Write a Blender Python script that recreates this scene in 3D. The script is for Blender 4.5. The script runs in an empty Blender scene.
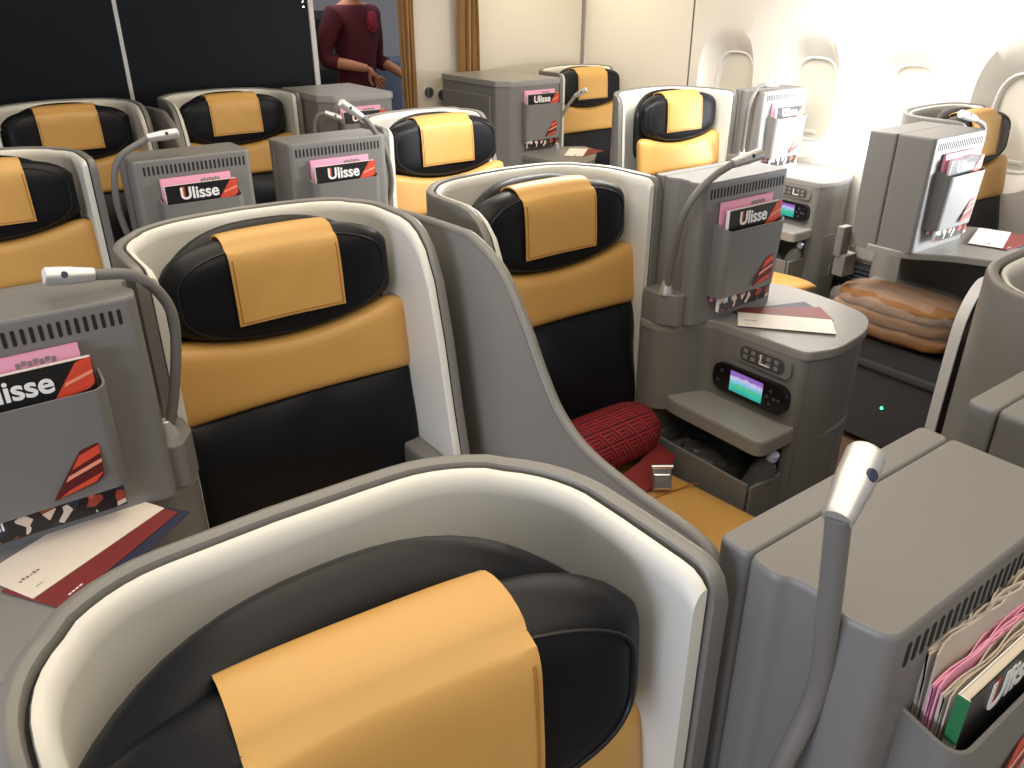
import bpy, bmesh, math, random
from mathutils import Vector, Matrix
random.seed(7)
PI = math.pi
sc = bpy.context.scene
COL = sc.collection

# ------------------------------------------------------------------ camera
cd = bpy.data.cameras.new('camera'); cam = bpy.data.objects.new('camera', cd); COL.objects.link(cam)
cd.sensor_fit = 'HORIZONTAL'; cd.sensor_width = 36.0; cd.lens = 806.3 / 1024 * 36.0
cd.clip_start = 0.02; cd.clip_end = 100
cam.location = (-0.887, 0.0, 1.566)
cam.rotation_euler = (math.radians(90 - 26.344), 0, math.radians(-36.429))
sc.camera = cam

# ------------------------------------------------------------------ view, world, lights
vs = sc.view_settings
vs.view_transform = 'Standard'; vs.look = 'None'; vs.gamma = 1.0; vs.use_curve_mapping = False
vs.exposure = 0.0
w = bpy.data.worlds.new('world'); sc.world = w; w.use_nodes = True
bg = w.node_tree.nodes['Background']; bg.inputs[0].default_value = (0.92, 0.94, 1.0, 1); bg.inputs[1].default_value = 0.34

def area(name, loc, target, sx, sy, power, color, spread=180):
    l = bpy.data.lights.new(name, 'AREA'); l.shape = 'RECTANGLE'; l.size = sx; l.size_y = sy
    l.energy = power; l.color = color
    l.spread = math.radians(spread)
    o = bpy.data.objects.new(name, l); COL.objects.link(o); o.location = loc
    d = Vector(target) - Vector(loc)
    o.rotation_euler = d.to_track_quat('-Z', 'Y').to_euler()
    return o
area('ceiling_light_centre', (-0.25, 0.9, 2.22), (-0.25, 0.9, 0), 1.2, 4.4, 49, (1.0, 0.87, 0.69))
area('ceiling_light_aisle', (1.30, 2.6, 2.22), (1.30, 2.6, 0), 0.35, 3.4, 15, (1.0, 0.86, 0.66))
area('sidewall_wash_light', (2.58, 2.1, 1.80), (2.72, 2.1, 0.9), 0.08, 4.0, 84, (1.0, 0.97, 0.93))
area('left_window_daylight', (-2.7, 0.4, 1.25), (0.0, 0.8, 0.9), 2.0, 0.40, 42, (0.76, 0.83, 1.0))
area('right_window_daylight', (2.74, 0.55, 1.06), (1.9, 1.55, 0.98), 0.7, 0.40, 11, (0.93, 0.96, 1.0), 56)
area('right_window_daylight_aft', (2.76, 1.95, 1.02), (2.62, 2.43, 0.94), 0.40, 0.34, 8, (0.95, 0.97, 1.0), 64)
area('aft_door_light', (2.25, 3.80, 2.05), (2.75, 3.80, 1.1), 0.25, 0.6, 9, (1.0, 0.88, 0.62))
area('galley_light', (1.5, 5.2, 2.2), (1.5, 5.2, 0), 0.8, 0.8, 16, (0.95, 0.95, 1.0))

# ------------------------------------------------------------------ materials
def mat(name, col, rough=0.5, metal=0.0, bump=None, coat=0.0, var=0.0, trans=0.0, alpha=1.0, emit=None, estr=0.0, spec=0.5, ior=1.45):
    m = bpy.data.materials.new(name); m.use_nodes = True
    nt = m.node_tree; b = nt.nodes['Principled BSDF']
    b.inputs['Base Color'].default_value = (*col, 1); b.inputs['Roughness'].default_value = rough
    b.inputs['Metallic'].default_value = metal; b.inputs['Coat Weight'].default_value = coat
    b.inputs['Transmission Weight'].default_value = trans; b.inputs['Alpha'].default_value = alpha
    b.inputs['Specular IOR Level'].default_value = spec; b.inputs['IOR'].default_value = ior
    if emit: b.inputs['Emission Color'].default_value = (*emit, 1); b.inputs['Emission Strength'].default_value = estr
    if bump or var:
        tc = nt.nodes.new('ShaderNodeTexCoord')
        if bump:
            n = nt.nodes.new('ShaderNodeTexNoise'); n.inputs['Scale'].default_value = bump[0]; n.inputs['Detail'].default_value = 4
            bp = nt.nodes.new('ShaderNodeBump'); bp.inputs['Strength'].default_value = bump[1]; bp.inputs['Distance'].default_value = bump[2] if len(bump) > 2 else 0.002
            nt.links.new(tc.outputs['Object'], n.inputs['Vector']); nt.links.new(n.outputs['Fac'], bp.inputs['Height'])
            nt.links.new(bp.outputs['Normal'], b.inputs['Normal'])
        if var:
            n2 = nt.nodes.new('ShaderNodeTexNoise'); n2.inputs['Scale'].default_value = 6; n2.inputs['Detail'].default_value = 3
            r = nt.nodes.new('ShaderNodeMapRange'); r.inputs['To Min'].default_value = 1 - var; r.inputs['To Max'].default_value = 1 + var
            mx = nt.nodes.new('ShaderNodeVectorMath'); mx.operation = 'SCALE'; mx.inputs[0].default_value = col
            nt.links.new(tc.outputs['Object'], n2.inputs['Vector']); nt.links.new(n2.outputs['Fac'], r.inputs['Value'])
            nt.links.new(r.outputs['Result'], mx.inputs['Scale']); nt.links.new(mx.outputs['Vector'], b.inputs['Base Color'])
    return m

M = {}
M['grey'] = mat('grey_plastic', (0.175, 0.171, 0.163), 0.42, bump=(900, 0.06, 0.0006))
M['grey2'] = mat('grey_plastic_table', (0.245, 0.238, 0.22), 0.36, bump=(900, 0.05, 0.0006))
M['dgrey'] = mat('dark_grey_plastic', (0.055, 0.057, 0.06), 0.5)
M['shell'] = mat('shell_plastic', (0.185, 0.18, 0.166), 0.36, bump=(700, 0.05, 0.0006))
M['liner'] = mat('shell_liner', (0.68, 0.67, 0.61), 0.45, bump=(500, 0.08, 0.0008))
M['orange'] = mat('orange_leather', (0.53, 0.300, 0.085), 0.42, bump=(420, 0.14, 0.0008), var=0.06)
M['cover'] = mat('cover_leather', (0.57, 0.325, 0.092), 0.40, bump=(500, 0.10, 0.0006), var=0.05)
M['stitch'] = mat('orange_stitching', (0.36, 0.15, 0.03), 0.7)
M['black'] = mat('black_leather', (0.007, 0.0074, 0.0095), 0.40, bump=(380, 0.16, 0.0008), spec=0.24)
M['piping'] = mat('black_piping', (0.006, 0.006, 0.007), 0.5)
M['gap'] = mat('dark_gap', (0.01, 0.01, 0.01), 0.8)
M['metal'] = mat('brushed_aluminium', (0.58, 0.575, 0.565), 0.38, metal=0.65)
M['neck'] = mat('lamp_neck_rubber', (0.15, 0.146, 0.136), 0.5)
M['glass'] = mat('lamp_lens', (0.85, 0.85, 0.85), 0.15)
M['chrome'] = mat('chrome', (0.75, 0.75, 0.75), 0.12, metal=1.0)
M['blackplastic'] = mat('black_gloss', (0.008, 0.008, 0.009), 0.22)
M['whiteprint'] = mat('white_print', (0.80, 0.80, 0.78), 0.5)
M['paper'] = mat('paper_pages', (0.62, 0.56, 0.46), 0.7, var=0.12)
M['magblack'] = mat('magazine_black', (0.014, 0.014, 0.014), 0.30)
M['pink'] = mat('pink_paper', (0.80, 0.36, 0.50), 0.6)
M['newsprint'] = mat('newsprint', (0.52, 0.46, 0.38), 0.75, var=0.22)
M['greenspine'] = mat('green_spine', (0.02, 0.16, 0.06), 0.4)
M['red'] = mat('red_print', (0.62, 0.07, 0.035), 0.4)
M['redpale'] = mat('red_print_light', (0.80, 0.30, 0.20), 0.4)
M['darkred'] = mat('dark_red_print', (0.10, 0.012, 0.012), 0.4)
M['maroon'] = mat('maroon_card', (0.20, 0.028, 0.026), 0.5)
M['navy'] = mat('navy_card', (0.025, 0.028, 0.06), 0.5)
M['card'] = mat('cream_card', (0.82, 0.73, 0.60), 0.5)
M['cardw'] = mat('white_card', (0.85, 0.82, 0.76), 0.5)
M['ink'] = mat('grey_ink', (0.22, 0.20, 0.18), 0.6)
M['belt'] = mat('maroon_webbing', (0.21, 0.020, 0.022), 0.65, bump=(300, 0.3, 0.001))
M['cap'] = mat('blue_cap', (0.50, 0.58, 0.86), 0.4)
M['bottle'] = mat('bottle_plastic', (0.9, 0.94, 0.96), 0.08, trans=0.92, ior=1.2)
M['bagfilm'] = mat('clear_film', (0.95, 0.95, 0.95), 0.10, alpha=0.09, spec=1.0, bump=(34, 0.9, 0.012))
M['bagdark'] = mat('dark_pouch', (0.012, 0.012, 0.013), 0.3, bump=(30, 0.5, 0.01))
M['brown'] = mat('brown_blanket', (0.20, 0.085, 0.022), 0.8, bump=(60, 0.5, 0.004), var=0.25)
M['led'] = mat('green_led', (0, 0.5, 0.2), 0.4, emit=(0.05, 1.0, 0.5), estr=6)
M['wall'] = mat('sidewall_cream', (0.82, 0.78, 0.71), 0.5, bump=(300, 0.04, 0.0006))
M['bulk'] = mat('bulkhead_cream', (0.58, 0.53, 0.44), 0.5, bump=(300, 0.05, 0.0006))
M['shade'] = mat('window_shade', (0.72, 0.68, 0.58), 0.5)
M['winframe'] = mat('window_frame', (0.80, 0.79, 0.76), 0.45)
M['ceil'] = mat('ceiling_white', (0.75, 0.73, 0.68), 0.6)
M['screen'] = mat('black_bulkhead_panel', (0.006, 0.0075, 0.011), 0.5, spec=0.15)
M['whitetrim'] = mat('white_trim', (0.55, 0.54, 0.52), 0.4)
M['curtain'] = mat('ochre_curtain', (0.36, 0.21, 0.085), 0.75, bump=(200, 0.2, 0.001), var=0.1)
M['galley'] = mat('galley_wall', (0.42, 0.43, 0.46), 0.5)
M['galley2'] = mat('galley_blue_grey', (0.20, 0.25, 0.36), 0.5)
M['burgundy'] = mat('burgundy_cloth', (0.085, 0.008, 0.018), 0.8, bump=(300, 0.25, 0.001))
M['scarf'] = mat('scarf_red', (0.30, 0.02, 0.05), 0.6)
M['skin'] = mat('skin', (0.55, 0.24, 0.14), 0.5)
M['hair'] = mat('dark_hair', (0.02, 0.012, 0.008), 0.5)
M['bluecloth'] = mat('blue_gloss_leather', (0.02, 0.035, 0.10), 0.25)

def carpet():
    m = mat('carpet', (0.10, 0.055, 0.03), 0.95, bump=(250, 0.6, 0.004), var=0.3); return m
M['carpet'] = carpet()

def cover_art():
    m = mat('magazine_cover_art', (0.1, 0.1, 0.1), 0.3); nt = m.node_tree; b = nt.nodes['Principled BSDF']
    tc = nt.nodes.new('ShaderNodeTexCoord'); v = nt.nodes.new('ShaderNodeTexVoronoi'); v.inputs['Scale'].default_value = 55
    cr = nt.nodes.new('ShaderNodeValToRGB'); cr.color_ramp.interpolation = 'CONSTANT'
    els = cr.color_ramp.elements
    els[0].position = 0; els[0].color = (0.012, 0.012, 0.012, 1)
    els[1].position = 0.45; els[1].color = (0.30, 0.05, 0.03, 1)
    for p, c in ((0.58, (0.6, 0.5, 0.42, 1)), (0.70, (0.02, 0.03, 0.05, 1)), (0.84, (0.35, 0.40, 0.28, 1)), (0.92, (0.55, 0.10, 0.06, 1))):
        e = els.new(p); e.color = c
    sp = nt.nodes.new('ShaderNodeSeparateColor')
    nt.links.new(tc.outputs['Object'], v.inputs['Vector']); nt.links.new(v.outputs['Color'], sp.inputs['Color'])
    nt.links.new(sp.outputs[0], cr.inputs['Fac']); nt.links.new(cr.outputs['Color'], b.inputs['Base Color'])
    return m
M['art'] = cover_art()

def pillow_mat():
    m = mat('red_woven_pillow', (0.2, 0.02, 0.02), 0.8); nt = m.node_tree; b = nt.nodes['Principled BSDF']
    uv = nt.nodes.new('ShaderNodeUVMap'); uv.uv_map = 'UVMap'
    sx = nt.nodes.new('ShaderNodeSeparateXYZ'); nt.links.new(uv.outputs['UV'], sx.inputs[0])
    def math_(op, a, b_=None):
        n = nt.nodes.new('ShaderNodeMath'); n.operation = op
        for i, v in enumerate((a, b_)):
            if v is None: continue
            if isinstance(v, (int, float)): n.inputs[i].default_value = v
            else: nt.links.new(v, n.inputs[i])
        return n.outputs[0]
    u = sx.outputs['X']; v = sx.outputs['Y']
    # three families of lines 60 degrees apart, chosen per triangular cell
    a0 = math_('MULTIPLY', v, 1.0)
    a1 = math_('ADD', math_('MULTIPLY', u, 0.866), math_('MULTIPLY', v, 0.5))
    a2 = math_('SUBTRACT', math_('MULTIPLY', u, 0.866), math_('MULTIPLY', v, 0.5))
    cell = math_('ADD', math_('ADD', math_('FLOOR', a0), math_('MULTIPLY', math_('FLOOR', a1), 2)), math_('FLOOR', a2))
    sel = math_('FLOORED_MODULO', cell, 3)
    def fam(a): return math_('FRACT', math_('MULTIPLY', a, 4))
    f0, f1, f2 = fam(a0), fam(a1), fam(a2)
    is0 = math_('LESS_THAN', sel, 0.5); is2 = math_('GREATER_THAN', sel, 1.5)
    is1 = math_('SUBTRACT', math_('SUBTRACT', 1, is0), is2)
    mix = math_('ADD', math_('ADD', math_('MULTIPLY', f0, is0), math_('MULTIPLY', f1, is1)), math_('MULTIPLY', f2, is2))
    line = math_('LESS_THAN', mix, 0.42)
    mx = nt.nodes.new('ShaderNodeMix'); mx.data_type = 'RGBA'
    mx.inputs[6].default_value = (0.30, 0.016, 0.022, 1); mx.inputs[7].default_value = (0.040, 0.005, 0.009, 1)
    nt.links.new(line, mx.inputs[0]); nt.links.new(mx.outputs[2], b.inputs['Base Color'])
    bp = nt.nodes.new('ShaderNodeBump'); bp.inputs['Strength'].default_value = 0.4; bp.inputs['Distance'].default_value = 0.002; bp.invert = True
    nt.links.new(line, bp.inputs['Height']); nt.links.new(bp.outputs['Normal'], b.inputs['Normal'])
    return m
M['pillow'] = pillow_mat()

def lcd():
    m = mat('handset_display', (0, 0, 0), 0.2); nt = m.node_tree; b = nt.nodes['Principled BSDF']
    tc = nt.nodes.new('ShaderNodeTexCoord'); sx = nt.nodes.new('ShaderNodeSeparateXYZ'); nt.links.new(tc.outputs['Generated'], sx.inputs[0])
    n = nt.nodes.new('ShaderNodeTexNoise'); n.inputs['Scale'].default_value = 5; nt.links.new(tc.outputs['Generated'], n.inputs['Vector'])
    ad = nt.nodes.new('ShaderNodeMath'); ad.operation = 'MULTIPLY_ADD'; ad.inputs[1].default_value = 0.35
    nt.links.new(n.outputs['Fac'], ad.inputs[0]); nt.links.new(sx.outputs['Z'], ad.inputs[2])
    cr = nt.nodes.new('ShaderNodeValToRGB'); e = cr.color_ramp.elements
    e[0].position = 0.1; e[0].color = (0.02, 0.35, 0.28, 1); e[1].position = 1.1; e[1].color = (0.30, 0.15, 0.55, 1)
    for p, c in ((0.42, (0.05, 0.55, 0.42, 1)), (0.55, (0.10, 0.55, 0.25, 1)), (0.70, (0.25, 0.55, 0.85, 1)), (0.9, (0.65, 0.60, 0.85, 1))):
        k = e.new(p); k.color = c
    nt.links.new(ad.outputs[0], cr.inputs['Fac']); nt.links.new(cr.outputs['Color'], b.inputs['Emission Color']); b.inputs['Emission Strength'].default_value = 0.9
    return m
M['lcd'] = lcd()

def grille_mat():
    m = mat('dado_grille', (0.03, 0.03, 0.03), 0.6); return m
M['grille'] = grille_mat()

# ------------------------------------------------------------------ mesh helpers
def nbm(): return bmesh.new()
def finish(bm, name, material, parent=None, smooth=True, s=1, loc=None, angle=38):
    if s < 0:
        for v in bm.verts: v.co.x = -v.co.x
        bmesh.ops.reverse_faces(bm, faces=bm.faces)
    me = bpy.data.meshes.new(name); bm.to_mesh(me); bm.free()
    mats = material if isinstance(material, (list, tuple)) else [material]
    for x in mats: me.materials.append(x)
    if smooth:
        for p in me.polygons: p.use_smooth = True
        try: me.set_sharp_from_angle(angle=math.radians(angle))
        except Exception: pass
    o = bpy.data.objects.new(name, me); COL.objects.link(o)
    if parent is not None: o.parent = parent
    if loc: o.location = loc
    if smooth: wn(o)
    return o
def wn(o):
    m = o.modifiers.new('weighted', 'WEIGHTED_NORMAL'); m.keep_sharp = True; m.weight = 80

def recalc(bm): bmesh.ops.recalc_face_normals(bm, faces=bm.faces)

def rbox(bm, x0, x1, y0, y1, z0, z1, r=0.004, seg=2):
    b = bmesh.new(); bmesh.ops.create_cube(b, size=1)
    for v in b.verts:
        v.co = Vector(((x0 + x1) / 2 + v.co.x * (x1 - x0), (y0 + y1) / 2 + v.co.y * (y1 - y0), (z0 + z1) / 2 + v.co.z * (z1 - z0)))
    if r > 0: bmesh.ops.bevel(b, geom=list(b.edges), offset=min(r, 0.45 * min(x1 - x0, y1 - y0, z1 - z0)), segments=seg, profile=0.5, affect='EDGES')
    merge(bm, b)

def merge(bm, b, mtx=None):
    if mtx is not None: bmesh.ops.transform(b, matrix=mtx, verts=b.verts)
    me = bpy.data.meshes.new('tmp'); b.to_mesh(me); b.free(); bm.from_mesh(me); bpy.data.meshes.remove(me)

def round_poly(pts, r, n=5):
    out = []; N = len(pts)
    for i in range(N):
        p = Vector(pts[i][:2]); a = Vector(pts[i - 1][:2]); c = Vector(pts[(i + 1) % N][:2])
        ri = pts[i][2] if len(pts[i]) > 2 else r
        d1 = (a - p); d2 = (c - p); l1 = d1.length; l2 = d2.length
        t = min(ri, 0.45 * l1, 0.45 * l2)
        if t < 1e-5: out.append(p); continue
        A = p + d1.normalized() * t; B = p + d2.normalized() * t
        for k in range(n + 1):
            u = k / n; out.append((1 - u) ** 2 * A + 2 * u * (1 - u) * p + u * u * B)
    return out

def inset(P, d):
    n = len(P); out = []
    for i in range(n):
        a, p, c = P[i - 1], P[i], P[(i + 1) % n]
        e1 = (p - a); e2 = (c - p)
        if e1.length < 1e-9 or e2.length < 1e-9: out.append(p.copy()); continue
        e1.normalize(); e2.normalize()
        n1 = Vector((-e1.y, e1.x)); n2 = Vector((-e2.y, e2.x)); m = n1 + n2
        k = max(0.35, 0.5 * m.length_squared)
        out.append(p + m / k * d * 0.5 * (1 if k > 0.36 else 0.7))
    return out
def prism(bm, pts, z0, z1, r=0.0, seg=2, axis='z'):
    """extruded outline with a rounded top edge"""
    P = []
    for p in pts:
        v = Vector((p[0], p[1]))
        if not P or (v - P[-1]).length > 2e-4: P.append(v)
    if (P[0] - P[-1]).length < 2e-4: P.pop()
    ar = sum(P[i - 1].x * P[i].y - P[i].x * P[i - 1].y for i in range(len(P)))
    if ar < 0: P.reverse()
    b = bmesh.new()
    rings = [(P, z0)]
    if r > 0:
        sg = 1 if z1 > z0 else -1
        for k in range(seg + 2):
            a = PI / 2 * k / (seg + 1); rings.append((inset(P, r * (1 - math.cos(a))), z1 - sg * r * (1 - math.sin(a))))
    else: rings.append((P, z1))
    V = [[b.verts.new((q.x, q.y, z)) for q in R_] for R_, z in rings]
    n = len(P)
    for a in range(len(V) - 1):
        for k in range(n): b.faces.new((V[a][k], V[a][(k + 1) % n], V[a + 1][(k + 1) % n], V[a + 1][k]))
    b.faces.new(list(reversed(V[0]))); b.faces.new(V[-1])
    recalc(b)
    if axis == 'x':
        for v in b.verts: v.co = Vector((v.co.z, v.co.x, v.co.y))
        recalc(b)
    if axis == 'y':
        for v in b.verts: v.co = Vector((v.co.x, v.co.z, v.co.y))
        recalc(b)
    merge(bm, b)

def smooth_path(pts, n=8):
    P = [Vector(p) for p in pts]; out = []
    for i in range(len(P) - 1):
        p0 = P[i - 1] if i > 0 else P[i] * 2 - P[i + 1]; p1 = P[i]; p2 = P[i + 1]
        p3 = P[i + 2] if i + 2 < len(P) else P[i + 1] * 2 - P[i]
        for k in range(n):
            t = k / n
            out.append(0.5 * ((2 * p1) + (-p0 + p2) * t + (2 * p0 - 5 * p1 + 4 * p2 - p3) * t * t + (-p0 + 3 * p1 - 3 * p2 + p3) * t ** 3))
    out.append(P[-1]); return out

def tube(bm, pts, rad, seg=10, cap=True):
    P = [Vector(p) for p in pts]; n = len(P)
    R = rad if isinstance(rad, (list, tuple)) else [rad] * n
    rings = []; up = None
    for i in range(n):
        t = (P[min(i + 1, n - 1)] - P[max(i - 1, 0)]).normalized()
        if up is None:
            up = Vector((0, 0, 1)) if abs(t.z) < 0.9 else Vector((0, 1, 0))
        a = t.cross(up).normalized(); up = a.cross(t).normalized()
        rings.append([bm.verts.new(P[i] + (a * math.cos(2 * PI * k / seg) + up * math.sin(2 * PI * k / seg)) * R[i]) for k in range(seg)])
    for i in range(n - 1):
        for k in range(seg):
            bm.faces.new((rings[i][k], rings[i][(k + 1) % seg], rings[i + 1][(k + 1) % seg], rings[i + 1][k]))
    if cap: bm.faces.new(list(reversed(rings[0]))); bm.faces.new(rings[-1])
    recalc(bm)

def grid(bm, f, nu, nv, close_u=False):
    V = [[bm.verts.new(f(i / nu, j / nv)) for j in range(nv + 1)] for i in range(nu + (0 if close_u else 1))]
    for i in range(nu):
        for j in range(nv):
            i2 = (i + 1) % len(V)
            bm.faces.new((V[i][j], V[i2][j], V[i2][j + 1], V[i][j + 1]))
    return V

def pillow(bm, W, top, bot, yf, T, B=None, nu=28, nv=14, e=6):
    """pad facing -y: half width W, top(u), bot(u) -> z, yf(u,z) -> y of the mid surface, T front puff, B back puff"""
    B = T if B is None else B
    def shape(u, v): return (max(0, 1 - abs(u) ** e) ** 0.5) * (max(0, 1 - abs(v) ** e) ** 0.5)
    def m(t): return math.sin((t * 2 - 1) * PI / 2)           # finer near the edges
    def base(u, v):
        z = bot(u) + (top(u) - bot(u)) * (v + 1) / 2
        return u * W, z
    def front(i, j):
        u, v = m(i), m(j); x, z = base(u, v); return (x, yf(u, z) - T * shape(u, v), z)
    def back(i, j):
        u, v = m(i), m(j); x, z = base(u, v); return (x, yf(u, z) + B * shape(u, v), z)
    grid(bm, front, nu, nv); grid(bm, back, nu, nv)
    bmesh.ops.remove_doubles(bm, verts=bm.verts, dist=1e-6); recalc(bm)

def cyl(bm, a, b, r0, r1=None, seg=20):
    tube(bm, [a, b], [r0, r0 if r1 is None else r1], seg)

def text_bm(s, size, bold=0.0, extrude=0.0):
    cu = bpy.data.curves.new('t', 'FONT'); cu.body = s; cu.size = size; cu.offset = bold; cu.extrude = extrude; cu.align_x = 'CENTER'; cu.space_character = 0.98
    o = bpy.data.objects.new('t', cu); COL.objects.link(o)
    me = bpy.data.meshes.new_from_object(o.evaluated_get(bpy.context.evaluated_depsgraph_get()))
    b = bmesh.new(); b.from_mesh(me)
    bpy.data.objects.remove(o); bpy.data.curves.remove(cu); bpy.data.meshes.remove(me)
    return b

def thing(name, label, cat, loc=(0, 0, 0), rotz=0.0, group=None):
    o = bpy.data.objects.new(name, None); COL.objects.link(o); o.empty_display_size = 0.05
    o.location = loc; o.rotation_euler = (0, 0, rotz); o['label'] = label; o['category'] = cat
    if group: o['group'] = group
    return o
def tag(o, label, cat, group=None):
    o['label'] = label; o['category'] = cat
    if group: o['group'] = group
    return o
def struct(name, bm, m, smooth=True, parent=None):
    o = finish(bm, name, m, parent, smooth)
    if parent is None: o['kind'] = 'structure'
    return o
CACHE = {}
def part(key, name, parent, material, build, s=1, smooth=True, angle=38):
    """one mesh object per call; the mesh data is shared between equal parts"""
    k = (key, s)
    if k in CACHE:
        o = bpy.data.objects.new(name, CACHE[k]); COL.objects.link(o)
        if parent is not None: o.parent = parent
        if smooth: wn(o)
        return o
    bm = nbm(); build(bm)
    o = finish(bm, name, material, parent, smooth, s, angle=angle)
    CACHE[k] = o.data
    return o

ROW = [0.194, 1.311, 2.428, 3.545]

# ------------------------------------------------------------------ room shell
XW = 2.80
def floor_bm(bm):
    rbox(bm, -3.0, 3.0, -2.0, 7.2, -0.05, 0.0, 0)
b = nbm(); floor_bm(b); struct('floor', b, M['carpet'], False)
b = nbm(); rbox(b, -3.0, 3.0, -0.4, 7.2, 2.28, 2.33, 0); struct('ceiling', b, M['ceil'], False)
b = nbm(); rbox(b, -3.0, -2.9, -0.4, 7.2, 0.0, 2.28, 0); struct('wall_left', b, M['wall'], False)

# sidewall with windows: one bay per window, a scallop that deepens to the pane
WY = [3.06, 2.555, 2.05, 1.545, 1.04, 0.535, 0.03]
PITCH = 0.505
def superell(cy, cz, a, bb, n, e=3.2):
    out = []
    for k in range(n):
        t = 2 * PI * k / n; c, s = math.cos(t), math.sin(t)
        out.append((cy + a * math.copysign(abs(c) ** (2 / e), c), cz + bb * math.copysign(abs(s) ** (2 / e), s)))
    return out
def rectring(y0, y1, z0, z1, ref, cy, cz):
    out = []
    for (y, z) in ref:
        dy, dz = y - cy, z - cz
        t = min(((y1 - cy) / dy) if dy > 1e-9 else 1e9, ((y0 - cy) / dy) if dy < -1e-9 else 1e9,
                ((z1 - cz) / dz) if dz > 1e-9 else 1e9, ((z0 - cz) / dz) if dz < -1e-9 else 1e9)
        out.append((cy + dy * t, cz + dz * t))
    # snap the nearest samples to the corners
    for c in ((y0, z0), (y0, z1), (y1, z0), (y1, z1)):
        k = min(range(len(out)), key=lambda i: (out[i][0] - c[0]) ** 2 + (out[i][1] - c[1]) ** 2); out[k] = c
    return out
Z0, Z1 = 0.42, 1.50
bw = nbm()
NW = 64
for cy in WY:
    cz = 1.04
    rings = []
    r1 = superell(cy, 1.075, 0.190, 0.300, NW, 2.6)
    r0 = rectring(cy - PITCH / 2, cy + PITCH / 2, Z0, Z1, r1, cy, 1.075)
    r15 = superell(cy, 1.06, 0.165, 0.255, NW, 2.8)
    r2 = superell(cy, 1.045, 0.138, 0.205, NW, 3.0)
    r3 = superell(cy, 1.045, 0.128, 0.195, NW, 3.0)
    for ring, x in ((r0, XW), (r1, XW), (r15, XW + 0.035), (r2, XW + 0.085), (r3, XW + 0.125)):
        rings.append([bw.verts.new((x, y, z)) for y, z in ring])
    for i in range(len(rings) - 1):
        for k in range(NW):
            q = (rings[i][k], rings[i][(k + 1) % NW], rings[i + 1][(k + 1) % NW], rings[i + 1][k])
            try: bw.faces.new(q)
            except ValueError: pass
# lower dado step and upper curved panel
def prof(bm, pts, y0, y1):
    a = [bm.verts.new((x, y0, z)) for x, z in pts]; c = [bm.verts.new((x, y1, z)) for x, z in pts]
    for i in range(len(pts) - 1): bm.faces.new((a[i], a[i + 1], c[i + 1], c[i]))
yA, yB = WY[-1] - PITCH / 2, WY[0] + PITCH / 2
prof(bw, [(2.90, 0.0), (2.90, 0.30), (2.84, 0.34), (XW, Z0)], yA, yB)
prof(bw, [(XW, Z1), (2.795, 1.56), (2.775, 1.64), (2.74, 1.72), (2.68, 1.82), (2.58, 1.93), (2.42, 2.06), (2.2, 2.2), (2.05, 2.28)], yA, yB)
bmesh.ops.remove_doubles(bw, verts=bw.verts, dist=1e-5); recalc(bw)
for f in bw.faces:
    if f.calc_center_median().x > 0 and f.normal.x > 0.05: f.normal_flip()
struct('wall_right', bw, M['wall'])
# plain panel beside the aft door zone
b = nbm(); prof(b, [(2.90, 0.0), (2.90, 0.30), (2.84, 0.34), (XW, Z0), (XW, Z1), (2.785, 1.60), (2.74, 1.72), (2.68, 1.82), (2.58, 1.93), (2.42, 2.06), (2.2, 2.2), (2.05, 2.28)], yB + 0.012, 4.25)
struct('wall_right_aft', b, M['wall'])
b = nbm(); rbox(b, XW + 0.004, XW + 0.02, yB - 0.01, yB + 0.022, 0.34, 1.6, 0); struct('trim_1', b, M['ink'], False)
# dado grille
b = nbm(); rbox(b, 2.862, 2.885, yA, yB, 0.02, 0.30, 0)
g = struct('baseboard_right', b, M['grille'], False)
b = nbm()
for k in range(12): rbox(b, 2.85, 2.865, yA, yB, 0.035 + k * 0.022, 0.045 + k * 0.022, 0)
finish(b, 'louvre', M['dgrey'], g, False)

for i, cy in enumerate(WY):
    root = bpy.data.objects.new('window_%d' % (i + 1), None); COL.objects.link(root); root['kind'] = 'structure'; root.location = (XW, cy, 1.045)
    b = nbm()
    V = []
    for ring, x in ((superell(0, 0, 0.137, 0.204, 48, 3.0), 0.088), (superell(0, 0, 0.128, 0.195, 48, 3.0), 0.084), (superell(0, 0, 0.123, 0.190, 48, 3.0), 0.092), (superell(0, 0, 0.123, 0.190, 48, 3.0), 0.120)):
        V.append([b.verts.new((x, y, z)) for y, z in ring])
    for r in range(len(V) - 1):
        for k in range(48): b.faces.new((V[r][k], V[r][(k + 1) % 48], V[r + 1][(k + 1) % 48], V[r + 1][k]))
    recalc(b); finish(b, 'frame', M['winframe'], root)
    b = nbm(); b.faces.new([b.verts.new((0.116, y, z)) for y, z in superell(0, 0, 0.127, 0.194, 48, 3.0)])
    ex = bmesh.ops.extrude_face_region(b, geom=list(b.faces))
    for q in ex['geom']:
        if isinstance(q, bmesh.types.BMVert): q.co.x += 0.006
    recalc(b); finish(b, 'shade', M['shade'], root, False)
    b = nbm(); rbox(b, 0.106, 0.118, -0.03, 0.03, -0.165, -0.150, 0.003); finish(b, 'shade_handle', M['winframe'], root)

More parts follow.
